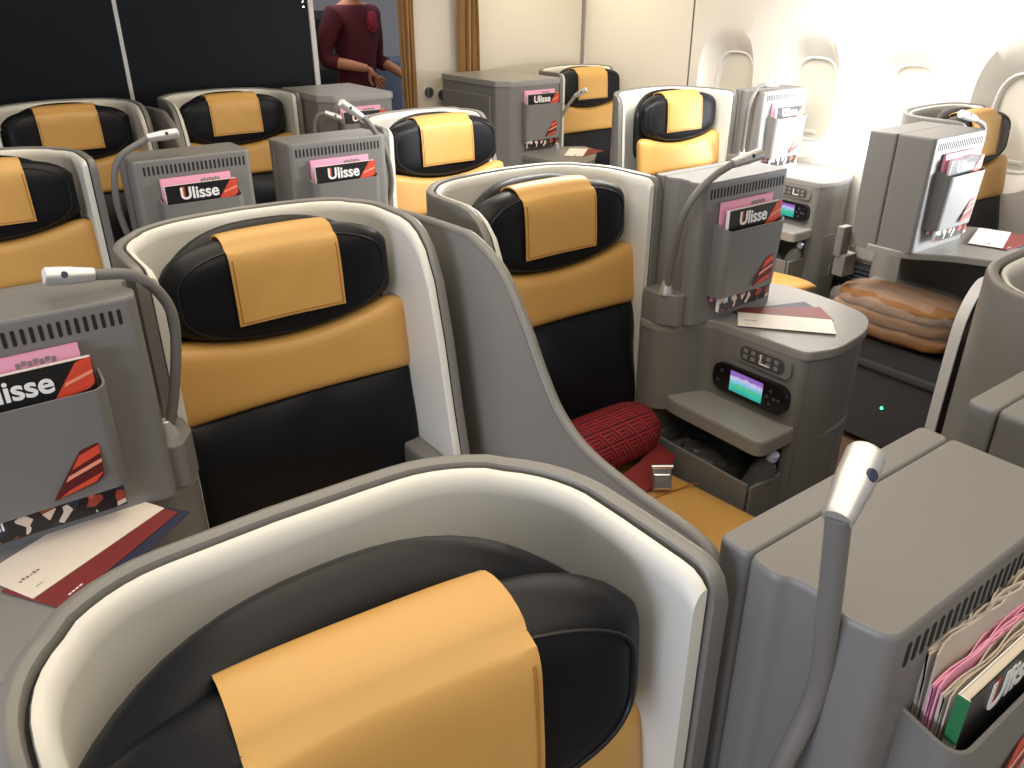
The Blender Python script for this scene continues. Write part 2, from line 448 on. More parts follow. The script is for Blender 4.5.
# centre bulkhead with dark panels
BY = 4.20
b = nbm(); rbox(b, -0.96, 0.96, BY + 0.02, BY + 0.10, 0.0, 2.28, 0); cb = struct('wall_back', b, M['whitetrim'], False)
b = nbm(); rbox(b, -0.96, 0.026, BY, BY + 0.03, 0.02, 2.2, 0.003); finish(b, 'dark_panel', M['screen'], cb)
b = nbm(); rbox(b, 0.040, 0.938, BY, BY + 0.03, 0.02, 2.2, 0.003); finish(b, 'dark_panel', M['screen'], cb)
b = nbm(); rbox(b, 0.024, 0.042, BY - 0.006, BY + 0.02, 0.02, 2.2, 0.003); finish(b, 'seam_strip', M['whitetrim'], cb)
b = nbm(); rbox(b, 0.938, 0.966, BY - 0.010, BY + 0.10, 0.0, 2.28, 0.004); finish(b, 'edge_post', M['whitetrim'], cb)
b = nbm()
for k in range(2): cyl(b, (0.915, BY - 0.003, 1.49 - k * 0.022), (0.915, BY + 0.002, 1.49 - k * 0.022), 0.005)
finish(b, 'panel_fastener', M['chrome'], cb)
# right bulkhead
b = nbm(); rbox(b, 1.90, 2.88, BY, BY + 0.08, 0.0, 2.28, 0.0); struct('wall_back_right', b, M['bulk'], False)
b = nbm(); rbox(b, 2.755, 2.775, BY - 0.012, BY + 0.01, 0.0, 2.2, 0.003); struct('trim_2', b, M['ink'])
b = nbm(); rbox(b, 1.535, 1.86, BY, BY + 0.05, 0.0, 2.2, 0.004); d = struct('door_1', b, M['bulk'])
for hx, hz in ((1.62, 1.015), (1.71, 0.995)):
    b = nbm(); cyl(b, (hx, BY - 0.006, hz), (hx, BY + 0.01, hz), 0.038, seg=28); h = finish(b, 'latch', M['whitetrim'], d)
    b = nbm(); cyl(b, (hx, BY - 0.0085, hz), (hx, BY, hz), 0.030, seg=28); finish(b, 'recess', M['dgrey'], h)
    b = nbm(); rbox(b, hx - 0.010, hx + 0.010, BY - 0.016, BY, hz - 0.027, hz + 0.027, 0.005); finish(b, 'paddle', M['chrome'], h)
# galley behind
b = nbm(); rbox(b, -3.0, 3.0, 6.7, 6.8, 0.0, 2.28, 0); struct('wall_galley', b, M['galley'], False)

def curtain(name, label, x0, x1, y, folds, amp, zt=2.15, zb=0.06, pinch=None):
    b = nbm()
    def f(i, j):
        z = zb + (zt - zb) * j
        wv = 1.0
        if pinch: wv = 1 - 0.35 * math.exp(-((z - pinch) / 0.25) ** 2)
        cx = (x0 + x1) / 2; x = cx + (x0 + (x1 - x0) * i - cx) * wv
        return (x + 0.008 * math.sin(j * 5 + i * 9), y + amp * math.sin(i * folds * 2 * PI + 0.5 * math.sin(j * 4)) + 0.4 * amp * math.sin(i * folds * 4.7 * PI + 1), z)
    grid(b, f, 72, 16)
    o = finish(b, name, M['curtain'])
    md = o.modifiers.new('s', 'SOLIDIFY'); md.thickness = 0.004
    return tag(o, label, 'curtain')
curtain('curtain', 'ochre aisle curtain gathered beside the attendant, left of the closet door', 1.452, 1.532, BY - 0.02, 4, 0.020)
curtain('curtain', 'ochre aisle curtain tied between the closet door and the grey stowage cabinet', 1.80, 1.935, BY - 0.06, 4, 0.024, pinch=1.75)

# galley trolley and jump seat seen through the aisle opening
t = thing('service_trolley', 'blue grey galley trolley standing behind the attendant in the aisle', 'trolley', (2.62, 6.2, 0))
b = nbm(); rbox(b, -0.20, 0.20, -0.25, 0.25, 0.08, 1.03, 0.012); finish(b, 'body', M['galley2'], t)
b = nbm(); rbox(b, -0.17, 0.17, -0.265, -0.245, 0.14, 0.95, 0.006); dd = finish(b, 'door', M['galley2'], t)
b = nbm(); rbox(b, -0.06, 0.06, -0.285, -0.26, 0.88, 0.91, 0.005); finish(b, 'handle', M['chrome'], dd)
b = nbm()
for sx in (-0.16, 0.16):
    for sy in (-0.2, 0.2): cyl(b, (sx - 0.015, sy, 0.04), (sx + 0.015, sy, 0.04), 0.04)
finish(b, 'castors', M['dgrey'], t)
t = thing('jump_seat', 'dark folded crew seat on the galley wall left of the attendant', 'seat', (2.10, 6.5, 0))
b = nbm(); rbox(b, -0.24, 0.24, 0.02, 0.20, 0.35, 1.38, 0.03); finish(b, 'backrest', M['dgrey'], t)
b = nbm(); rbox(b, -0.22, 0.22, -0.06, 0.03, 0.42, 0.95, 0.03); finish(b, 'folded_cushion', M['gap'], t)
b = nbm(); rbox(b, -0.14, 0.14, -0.01, 0.04, 1.12, 1.32, 0.03); finish(b, 'headrest', M['gap'], t)

# ------------------------------------------------------------------ seats
def shell_path(ho=0.290, r2=0.14, aisle=0):
    """plan of the shell, console side (+x) first: list of (x, y, top z)"""
    hw = 0.290; yb = 0.436
    pts = [(hw, 0.130), (hw, 0.136), (hw, 0.143), (hw, 0.152), (hw, 0.165), (hw, 0.20), (hw, 0.24)]
    r = 0.165
    for k in range(1, 13):
        a = PI / 2 * k / 12; pts.append((hw - r + r * math.cos(a), yb - r + r * math.sin(a) * 1.0))
    for x in (0.09, 0.0, -0.09): pts.append((x, yb))
    r2 = 0.14
    for k in range(0, 13):
        a = PI / 2 * k / 12; pts.append((-(ho - r2) - r2 * math.sin(a), yb - r2 + r2 * math.cos(a)))
    for y in (0.335, 0.325, 0.318, 0.312, 0.307, 0.302, 0.298, 0.294, 0.28, 0.26, 0.23, 0.20, 0.18, 0.16, 0.145, 0.13, 0.115, 0.10, 0.085, 0.07, 0.055, 0.04, 0.025, 0.01, -0.005, -0.02, -0.035):
        if y < yb - r2 - 0.004: pts.append((-ho, y))
    def top(i, x, y):
        z = 1.128 + 0.010 * math.exp(-(x / 0.2) ** 2) * (1 if y > 0.4 else 0)
        if x > 0 and y < 0.16:                                # rounded front corner of the tall wing
            t = (0.16 - y) / 0.03; z -= 0.032 * (1 - math.sqrt(max(0, 1 - t * t)))
        if aisle == 2 and x < 0 and y < 0.40:
            prof_ = ((0.40, 1.128), (0.34, 1.124), (0.325, 1.112), (0.312, 1.085), (0.302, 1.0), (0.295, 0.8), (0.28, 0.6), (0.0, 0.5), (-0.04, 0.45))
            for (ya, za), (yb_, zb_) in zip(prof_, prof_[1:]):
                if yb_ <= y <= ya: z = zb_ + (za - zb_) * (y - yb_) / (ya - yb_)
        elif aisle == 1 and x < 0 and y < 0.36:
            prof_ = ((0.36, 1.128), (0.30, 1.122), (0.27, 1.10), (0.23, 1.03), (0.20, 0.93), (0.16, 0.83), (0.10, 0.72), (0.04, 0.66), (-0.04, 0.60))
            for (ya, za), (yb_, zb_) in zip(prof_, prof_[1:]):
                if yb_ <= y <= ya: z = zb_ + (za - zb_) * (y - yb_) / (ya - yb_)
        elif x < 0 and y < 0.20:                                # swept wing on the open side
            prof_ = ((0.20, 1.128), (0.16, 1.122), (0.13, 1.108), (0.10, 1.080), (0.07, 1.02), (0.04, 0.90), (0.01, 0.74), (-0.02, 0.60), (-0.04, 0.50))
            for (ya, za), (yb_, zb_) in zip(prof_, prof_[1:]):
                if yb_ <= y <= ya: z = zb_ + (za - zb_) * (y - yb_) / (ya - yb_)
        return z
    return [(x, y, top(i, x, y)) for i, (x, y) in enumerate(pts)]
SP0 = shell_path(); SP1 = shell_path(0.240, 0.125, 1); SP2 = shell_path(0.290, 0.09, 2)
def shell_wall(bm, SP, o0, o1, dz, z0, r, shrink=0, soft=False):
    """wall swept along the plan between inward offsets o0 < o1, top lowered by dz"""
    P = SP[shrink:len(SP) - shrink] if shrink else SP
    n = len(P); rings = []
    for i, (x, y, zt) in enumerate(P):
        a = Vector(P[max(i - 1, 0)][:2]); c = Vector(P[min(i + 1, n - 1)][:2])
        t = (c - a).normalized(); nin = Vector((-t.y, t.x))      # inward when walking console side -> back -> open side
        p = Vector((x, y)); zt = zt - dz
        # top slope direction matters little: lower the crown with a round section
        if soft: sec = [(o0, z0), (o0, zt - 0.002), (o0 + 0.0015, zt)] + [(o1 - 0.0125 + 0.0125 * math.sin(a), zt - 0.022 + 0.022 * math.cos(a)) for a in (0.25, 0.55, 0.85, 1.15, 1.4, PI / 2)] + [(o1, z0)]
        else: sec = [(o0, z0), (o0, zt - r), (o0 + r * 0.3, zt - r * 0.3), (o0 + r, zt), (o1 - r, zt), (o1 - r * 0.3, zt - r * 0.3), (o1, zt - r), (o1, z0)]
        rings.append([bm.verts.new((p.x + nin.x * o, p.y + nin.y * o, z)) for o, z in sec])
    m = len(rings[0])
    for i in range(n - 1):
        for k in range(m):
            bm.faces.new((rings[i][k], rings[i + 1][k], rings[i + 1][(k + 1) % m], rings[i][(k + 1) % m]))
    bm.faces.new(rings[0]); bm.faces.new(list(reversed(rings[-1])))
    recalc(bm)

HT = lambda u: 1.130 - 0.032 * abs(u) ** 3 - 0.020 * abs(u) ** 12
HB = lambda u: 0.914 + 0.050 * u * u + 0.012 * abs(u) ** 10
HW = 0.234; HTH = 0.045
def hy(u, z): return 0.235 - 0.020 * u * u + 0.06 * (z - 1.03)
def hfront(x, z):
    u = x / HW; v = (z - HB(u)) / (HT(u) - HB(u)) * 2 - 1; e = 6
    return hy(u, z) - HTH * (max(0, 1 - abs(u) ** e) ** 0.5) * (max(0, 1 - abs(v) ** e) ** 0.5)
def back_y(z): return 0.215 + 0.12 * (z - 0.9)

def cover_bm(bm):
    W = 0.112
    def pt(i, j):
        x = -W + 2 * W * i
        # j: 0 at the front hem, 1 behind the crest
        L = j
        zt = HT(x / HW) + 0.006
        hem = 0.968
        if L < 0.72:
            z = hem + (zt - 0.018 - hem) * (L / 0.72); y = min(hfront(x, z), hy(0, z) - 0.030) - 0.008 - 0.001 * math.sin(j * 6 + x * 30) ** 2
        else:
            a = (L - 0.72) / 0.28 * PI * 0.95
            yc = hy(0, zt); z = zt - 0.020 + 0.022 * math.sin(a); y = yc + 0.003 - 0.040 * math.cos(a)
            if a > PI / 2: z -= 0.0
        return (x, y, z)
    grid(bm, pt, 14, 30)
    fs = list(bm.faces); recalc(bm)
    ex = bmesh.ops.solidify(bm, geom=fs, thickness=0.0035)
    recalc(bm)
def cover_stitch(bm):
    W = 0.112
    for sx in (-1, 1):
        pts = []
        for k in range(24):
            z = 0.974 + (1.098 - 0.974) * k / 23; x = sx * (W - 0.006)
            pts.append((x, min(hfront(x, z), hy(0, z) - 0.030) - 0.0096, z))
        tube(bm, pts, 0.0011, 5)
    pts = [(x, min(hfront(x, 0.974), hy(0, 0.974) - 0.030) - 0.0096, 0.974) for x in [-(W - .006) + 2 * (W - .006) * k / 12 for k in range(13)]]
    tube(bm, pts, 0.0011, 5)

def seat(xc, r, cs, label, cushion_extra=True):
    """cs=+1: console on the right of the seat"""
    t = thing('business_class_seat', label, 'seat', (xc, ROW[r], 0), 0, 'business class seats in the cabin')
    SP = SP2 if xc > 1 else SP1 if r in (0, 2) else SP0; kk = id(SP)
    part(('shell', kk), 'shell', t, M['shell'], lambda b: shell_wall(b, SP, 0.0, 0.020, 0.0, 0.10, 0.008), cs)
    part(('gap', kk), 'shell_seam', t, M['gap'], lambda b: shell_wall(b, SP, 0.019, 0.025, 0.010, 0.12, 0.002, 2), cs)
    part(('liner', kk), 'shell_lining', t, M['liner'], lambda b: shell_wall(b, SP, 0.0235, 0.039, 0.005, 0.30, 0.006, 1, True), cs)
    def pad_top(b):
        pillow(b, 0.236, lambda u: 1.136 - 0.085 * abs(u) ** 3, lambda u: 0.86, lambda u, z: 0.312 - 0.055 * u * u + 0.05 * (z - 1.0), 0.045, 0.040, e=5)
    part('padtop', 'back_pad', t, M['black'], pad_top, cs)
    def head(b): pillow(b, HW, HT, HB, hy, HTH, 0.05, e=6)
    h = part('head', 'headrest', t, M['black'], head, cs)
    def pip(b):
        pts = []
        for k in range(49):
            a = 2 * PI * k / 48; c, s_ = math.cos(a), math.sin(a); u = 0.91 * math.copysign(abs(c) ** 0.45, c); v = 0.86 * math.copysign(abs(s_) ** 0.45, s_)
            z = HB(u) + (HT(u) - HB(u)) * (v + 1) / 2; x = u * HW
            pts.append((x, hfront(x, z) - 0.0008, z))
        tube(b, pts, 0.0022, 6, cap=False)
    part('piping', 'piping', h, M['piping'], pip, cs)
    cv = part('cover', 'headrest_cover', t, M['cover'], cover_bm, cs)
    part('stitch', 'stitching', cv, M['stitch'], cover_stitch, cs)
    def upper(b): pillow(b, 0.262, lambda u: 0.915 + 0.058 * u * u - 0.035 * abs(u) ** 9, lambda u: 0.785 + 0.0 * u, lambda u, z: back_y(z) - 0.02 * u * u, 0.035, 0.05, e=8)
    part('upper', 'upper_backrest', t, M['orange'], upper, cs)
    def lower(b): pillow(b, 0.258, lambda u: 0.797, lambda u: 0.36, lambda u, z: back_y(z) - 0.02 * u * u - 0.006 * math.sin(z * 22) * (1 - u * u) - 0.003 * math.sin(u * 3.1 + z * 34 + 2 * math.sin(u * 4)), 0.034, 0.05, e=8)
    part('lower', 'lower_backrest', t, M['black'], lower, cs)
    def low2(b):
        tube(b, [(-0.25 + 0.5 * k / 16, back_y(0.45) - 0.035 - 0.02 * ((k - 8) / 8.) ** 2 - 0.002, 0.455) for k in range(17)], 0.003, 6)
    part('lowseam', 'backrest_seam', t, M['piping'], low2, cs)
    def cush(b):
        n = 24
        def shape(u, v): return (max(0, 1 - abs(u) ** 6) ** 0.5) * (max(0, 1 - abs(v) ** 8) ** 0.5)
        def mp(q): return math.sin((q * 2 - 1) * PI / 2)
        for sg, hh in ((1, 0.045), (-1, 0.06)):
            grid(b, lambda i, j: (mp(i) * 0.245, -0.17 + mp(j) * 0.30, 0.330 + 0.02 * (-mp(j)) + sg * hh * shape(mp(i), mp(j))), n, n)
        bmesh.ops.remove_doubles(b, verts=b.verts, dist=1e-6); recalc(b)
    part('cush', 'seat_cushion', t, M['orange'], cush, cs)
    def crease(b):
        tube(b, [(-0.235 + 0.47 * k / 12, -0.135 + 0.006 * math.sin(k), 0.3745 + (0.0005 if 0 < k < 12 else -0.012)) for k in range(13)], 0.002, 6)
    part('crease', 'cushion_seam', t, M['stitch'], crease, cs)
    def basef(b): rbox(b, -0.24, 0.24, -0.44, 0.30, 0.005, 0.27, 0.015)
    part('base', 'seat_base', t, M['dgrey'], basef, cs)
    def arm(b): prism(b, round_poly([(-0.252, 0.30), (-0.252, -0.02), (-0.205, -0.02), (-0.205, 0.30)], 0.018), 0.56, 0.615, 0.014, 3)
    part('arm', 'armrest', t, M['grey'], arm, cs)
    return t

# ------------------------------------------------------------------ consoles
def emblem(b, x, y, z, sz, depth=0.0012):
    """tail fin outline, leaning right, on a plane facing -y"""
    pass

def tail_part(parent, x, y, z, sz, base=None):
    """tail fin: dark fin with red diagonal bands"""
    def fin(b):
        o = [(-0.54, -0.50), (-0.20, -0.44), (0.30, -0.36), (0.46, -0.24), (0.50, 0.50), (0.14, 0.42), (-0.10, 0.10)]
        prism(b, round_poly([(p[0] * sz, p[1] * sz) for p in o], 0.06 * sz, 3), 0.0, 0.0012, axis='y')
    e = part(('fin', sz), 'tail_emblem', parent, base or M['darkred'], fin, smooth=False); e.location = (x, y, z)
    for k, (m, a, c) in enumerate(((M['red'], (-0.40, -0.46, 0.28, -0.33), (0.46, -0.16, -0.22, -0.36)), (M['redpale'], (-0.24, -0.16, 0.47, 0.06), (0.475, 0.14, -0.17, -0.06)), (M['red'], (-0.08, 0.06, 0.48, 0.26), (0.49, 0.44, 0.10, 0.32)))):
        def band(b, a=a, c=c):
            prism(b, [(p * sz, q * sz) for p, q in ((a[0], a[1]), (a[2], a[3]), (c[0], c[1]), (c[2], c[3]))], -0.0006, 0.0, axis='y')
        f = part(('band', sz, k), 'band', e, m, band, smooth=False)
    return e

def table_outline(ext, style='std'):
    if style == 'straight':
        return [(-0.172, 0.165, 0.02), (-0.172, 0.02, 0.05), (-0.075, -0.08, 0.06), (-0.005, -0.24, 0.05), (0.00, -0.325, 0.03), (0.24, -0.325, 0.06), (0.36, -0.22, 0.08), (0.37, 0.0, 0.03), (0.30, 0.115, 0.02), (0.17, 0.125, 0.01), (0.165, 0.165, 0.01)]
    if ext > 0.3:
        return [(-0.170, 0.165, 0.01), (-0.170, 0.130, 0.0), (-0.226, 0.128, 0.008), (-0.226, 0.075, 0.03), (-0.19, 0.035, 0.03), (-0.080, 0.0, 0.03), (-0.070, -0.25, 0.0), (-0.065, -0.290, 0.02), (0.02, -0.320, 0.04), (0.19, -0.295, 0.06), (0.290, -0.235, 0.06), (0.318, -0.10, 0.06), (0.318, 0.06, 0.06), (0.24, 0.165, 0.03)]
    return [(-0.170, 0.165, 0.01), (-0.170, 0.130, 0.0), (-0.226, 0.128, 0.008), (-0.226, 0.075, 0.03), (-0.19, 0.035, 0.03), (-0.080, 0.0, 0.03), (-0.070, -0.25, 0.0), (-0.065, -0.290, 0.02), (0.02, -0.320, 0.04), (ext, -0.320, 0.03), (ext, 0.165, 0.02)]

def lamp(root, s, pts, head_len=0.085, lens=True):
    """reading lamp from base to head tip: local coordinates of the console, world handed"""
    P = smooth_path(pts[:-1], 8)
    b = nbm(); tube(b, P, 0.0092, 12); l = finish(b, 'reading_lamp', M['neck'], root)
    b = nbm(); p0 = Vector(pts[0]); tube(b, [p0 + Vector((0, 0, -0.004)), p0 + Vector((0, 0, 0.002)), p0 + Vector((0, 0, 0.030)), p0 + Vector((0, 0, 0.032))], [0.019, 0.019, 0.0115, 0.009], 18); finish(b, 'lamp_base', M['metal'], l)
    a = Vector(pts[-2]); c = Vector(pts[-1]); d = (c - a).normalized()
    L = (c - a).length
    b = nbm(); tube(b, [a - d * 0.004, a, a + d * 0.35 * L, a + d * 0.45 * L, c - d * 0.003, c], [0.0105, 0.0115, 0.0132, 0.0142, 0.0144, 0.0130], 20); hd = finish(b, 'lamp_head', M['metal'], l)
    b = nbm(); tube(b, [c - d * 0.001, c + d * 0.0012], [0.0115, 0.0110], 20); finish(b, 'lens', M['glass'], l)
    b = nbm(); side = Vector((-0.25, -0.75, 0.35)); side = (side - d * side.dot(d)).normalized(); q = a + d * 0.60 * L + side * 0.0132
    tube(b, [q, q + side * 0.0022], [0.0055, 0.0045], 12); finish(b, 'switch', M['navy'], l)
    return l

def box_outline():
    return [(-0.165, 0.0, 0.016), (0.165, 0.0, 0.016), (0.165, 0.130, 0.010), (-0.172, 0.130, 0.010), (-0.176, 0.100, 0.012), (-0.166, 0.088, 0.012), (-0.164, 0.054, 0.012), (-0.174, 0.040, 0.012)]

def pocket_bm(b):
    # plan: from the face, round the corner, along the front and back; open at the top and the bottom
    W = 0.116; D = 0.052; r = 0.022; th = 0.004
    plan = [(-W, 0.0)]
    for k in range(7):
        a = PI + PI / 2 * k / 6; plan.append((-W + r + r * math.cos(a), -D + r + r * math.sin(a)))
    for k in range(7):
        a = 1.5 * PI + PI / 2 * k / 6; plan.append((W - r + r * math.cos(a), -D + r + r * math.sin(a)))
    plan.append((W, 0.0)); n = len(plan)
    zb, zt = 0.832, 1.012
    outer = []; inner = []
    for i, (x, y) in enumerate(plan):
        a = Vector(plan[max(i - 1, 0)]); c = Vector(plan[min(i + 1, n - 1)]); tt = (c - a).normalized(); nin = Vector((-tt.y, tt.x))
        ztop = zt + 0.014 * (1 - min(1, -y / D))
        taper = 1.0
        outer.append([b.verts.new((x * (0.985 if z == zb else 1), y * (0.80 if z == zb else 1), z)) for z in (zb, ztop)])
        q = Vector((x, y)) + nin * th
        inner.append([b.verts.new((q.x * (0.985 if z == zb else 1), q.y * (0.80 if z == zb else 1), z)) for z in (zb, ztop)])
    for i in range(n - 1):
        b.faces.new((outer[i][0], outer[i + 1][0], outer[i + 1][1], outer[i][1])); b.faces.new((inner[i][0], inner[i][1], inner[i + 1][1], inner[i + 1][0]))
        b.faces.new((outer[i][1], outer[i + 1][1], inner[i + 1][1], inner[i][1])); b.faces.new((outer[i][0], inner[i][0], inner[i + 1][0], outer[i + 1][0]))
    for i in (0, n - 1): b.faces.new((outer[i][0], outer[i][1], inner[i][1], inner[i][0]))
    recalc(b)

def console(xc, r, s, label, ext=0.32, style='std', pod=True, lamp_pts=None, slots=True, pocket_dx=0.0):
    t = thing('seat_console', label, 'console', (xc, ROW[r], 0), 0, 'grey consoles beside the seats')
    # lower body in slabs, the middle one notched for the cubby
    def body(b):
        o = table_outline(ext, style)
        ins = [(x * 0.985 - 0.001, y * 0.975, rr) for x, y, rr in o]
        if pod:
            prism(b, round_poly(ins, 0.02), 0.03, 0.29); prism(b, round_poly(ins, 0.02), 0.50, 0.737)
            right = [p for p in ins if p[0] > 0.0]
            prism(b, round_poly([(0.10, 0.160, 0), (0.10, -0.312, 0)] + [p for p in right if p[0] > 0.11], 0.02), 0.29, 0.50)
            prism(b, round_poly([(-0.068, -0.27, 0.0), (-0.064, -0.283, 0.01), (0.015, -0.310, 0.02), (0.10, -0.310, 0), (0.10, -0.265, 0), (-0.066, -0.262, 0)], 0.0), 0.29, 0.50)
            prism(b, round_poly([(-0.168, 0.160, 0.01), (-0.168, 0.125, 0.0), (-0.220, 0.125, 0.01), (-0.220, 0.095, 0.01), (-0.12, 0.075, 0.02), (0.10, 0.075, 0), (0.10, 0.16, 0)], 0.01), 0.29, 0.50)
        else:
            if style == 'straight':
                up = [(max(x, 0.075), y, rr) for x, y, rr in ins if not (x < 0.05 and -0.3 < y < 0.12)]
                prism(b, round_poly(up, 0.02), 0.42, 0.737)
                prism(b, round_poly([(-0.165, 0.16, 0.02), (-0.165, -0.205, 0.01), (0.16, -0.205, 0.02), (0.16, 0.16, 0.02)], 0.02), 0.03, 0.42)
            else: prism(b, round_poly(ins, 0.02), 0.03, 0.737)
    part(('body', ext, style, pod), 'lower_cabinet', t, M['grey'] if style != 'straight' else M['dgrey'], body, s if style == 'std' else 1, angle=30)
    part(('top', ext, style), 'side_table', t, M['grey2'], lambda b: prism(b, round_poly(table_outline(ext, style), 0.02), 0.735, 0.757, 0.007, 3), s if style == 'std' else 1, angle=30)
    # monitor housing
    def housing(b): prism(b, round_poly(box_outline(), 0.012), 0.757, 1.130, 0.008, 3)
    hs = part('housing', 'monitor_housing', t, M['grey'], housing, s, angle=30)
    def rear(b): prism(b, round_poly([(-0.170, 0.131), (0.166, 0.131), (0.166, 0.165), (-0.170, 0.165)], 0.010), 0.757, 1.129, 0.007, 3)
    if style == 'straight':
        def rear(b): prism(b, round_poly([(-0.170, 0.131), (0.166, 0.131), (0.166, 0.232), (-0.170, 0.232)], 0.010), 0.735, 1.129, 0.007, 3)
    part(('rear', style), 'monitor_surround', t, M['grey'], rear, s)
    def scr(b): dy = 0.067 if style == 'straight' else 0.0; rbox(b, -0.10, 0.15, 0.1645 + dy, 0.167 + dy, 0.86, 1.10, 0.002)
    part(('scr', style), 'monitor_screen', t, M['blackplastic'], scr, s)
    if slots:
        def sl(b):
            for k in range(24):
                x = -0.138 + 0.281 * k / 23
                prism(b, round_poly([(x - 0.0028, 1.088), (x + 0.0028, 1.088), (x + 0.0028, 1.113), (x - 0.0028, 1.113)], 0.0026, 3), -0.0006, 0.002, axis='y')
        part('slots', 'vent_slots', hs, M['gap'], sl, s, smooth=False)
    pk = part('pocket', 'literature_pocket', t, M['grey'], pocket_bm, 1); pk.location.x = pocket_dx
    tail_part(pk, 0.045, -0.0492, 0.885, 0.078).rotation_euler = (math.radians(-3.3), 0, 0)
    if style == 'std':
        def plinth(b):
            prism(b, round_poly([(-0.224, 0.127), (-0.224, 0.065), (-0.196, 0.022), (-0.180, 0.018), (-0.150, 0.03), (-0.150, 0.127)], 0.012), 0.757, 0.842, 0.006, 2)
        part('plinth', 'lamp_plinth', t, M['grey'], plinth, s)
    else:
        def plinth2(b): prism(b, round_poly([(0.165, 0.128), (0.165, 0.03), (0.232, 0.03), (0.232, 0.128)], 0.012), 0.757, 0.842, 0.006, 2)
        part('plinth2', 'lamp_plinth', t, M['grey'], plinth2, 1)
    if pod:
        def armp(b):
            prism(b, round_poly([(-0.055, 0.115, 0.014), (-0.150, 0.115, 0.05), (-0.196, 0.03, 0.05), (-0.196, -0.288, 0.03), (-0.055, -0.288, 0.014)], 0.02), 0.502, 0.545, 0.012, 3)
        part('armpad', 'armrest', t, M['grey2'], armp, s)
        def tray(b):
            prism(b, round_poly([(-0.07, 0.078, 0), (-0.190, 0.078, 0.02), (-0.190, -0.275, 0.03), (-0.066, -0.275, 0)], 0.0), 0.285, 0.300)
            for q in (((-0.190, 0.078), (-0.190, -0.262), (-0.182, -0.262), (-0.182, 0.078)), ((-0.190, -0.278), (-0.066, -0.278), (-0.066, -0.268), (-0.190, -0.268)), ((-0.190, 0.078), (-0.066, 0.078), (-0.066, 0.068), (-0.190, 0.068))):
                prism(b, round_poly(list(q), 0.003), 0.285, 0.405, 0.004, 2)
        part('tray', 'cubby_tray', t, M['grey'], tray, s)
        # handset and control panel lie on the inner face (x = -0.07), facing -x
        def hset(b): prism(b, round_poly([(-0.262, 0.575), (-0.262, 0.652), (-0.025, 0.652), (-0.025, 0.575)], 0.040, 6), -0.090, -0.060, axis='x')
        def hset(b):
            prism(b, [(p.x, p.y) for p in round_poly([(-0.268, 0.572), (-0.030, 0.572), (-0.030, 0.652), (-0.268, 0.652)], 0.042, 6)], -0.088, -0.060, axis='x')
        hst = part('handset', 'handset', t, M['blackplastic'], hset, s)
        def disp(b): rbox(b, -0.0895, -0.0870, -0.195, -0.090, 0.584, 0.642, 0.0008)
        part('disp', 'display', hst, M['lcd'], disp, s)
        def keys(b):
            for ky, kz in ((-0.22, 0.630), (-0.245, 0.612), (-0.22, 0.594), (-0.21, 0.612), (-0.232, 0.612), (-0.06, 0.63), (-0.05, 0.6)):
                cyl(b, (-0.087, ky, kz), (-0.0893, ky, kz), 0.005, seg=10)
        part('keys', 'buttons', hst, M['dgrey'], keys, s)
        def cpf(b): prism(b, [(p.x, p.y) for p in round_poly([(-0.262, 0.672), (-0.085, 0.672), (-0.085, 0.727), (-0.262, 0.727)], 0.022, 5)], -0.079, -0.060, axis='x')
        cp = part('cpanel', 'seat_control_panel', t, M['grey'], cpf, s)
        def cpi(b): prism(b, [(p.x, p.y) for p in round_poly([(-0.242, 0.680), (-0.105, 0.680), (-0.105, 0.720), (-0.242, 0.720)], 0.018, 5)], -0.081, -0.070, axis='x')
        part('cpanel_in', 'keypad', cp, M['dgrey'], cpi, s)
        def cpm(b):
            for i in range(5):
                for j in range(2): rbox(b, -0.0822, -0.0805, -0.225 + i * 0.024, -0.212 + i * 0.024, 0.686 + j * 0.017, 0.697 + j * 0.017, 0.001)
        part('cpanel_keys', 'buttons', cp, M['ink'], cpm, s)
        def cpl(b):
            rbox(b, -0.0828, -0.0805, -0.172, -0.169, 0.690, 0.714, 0); rbox(b, -0.0828, -0.0805, -0.200, -0.169, 0.687, 0.690, 0)
        part('cpanel_icon', 'icon', cp, M['whiteprint'], cpl, s)
        def seam(b): rbox(b, -0.0465, -0.0440, -0.2895, -0.270, 0.05, 0.735, 0)
        part('seam', 'panel_seam', t, M['dgrey'], seam, s, smooth=False)
    if lamp_pts: lamp(t, s, lamp_pts)
    return t

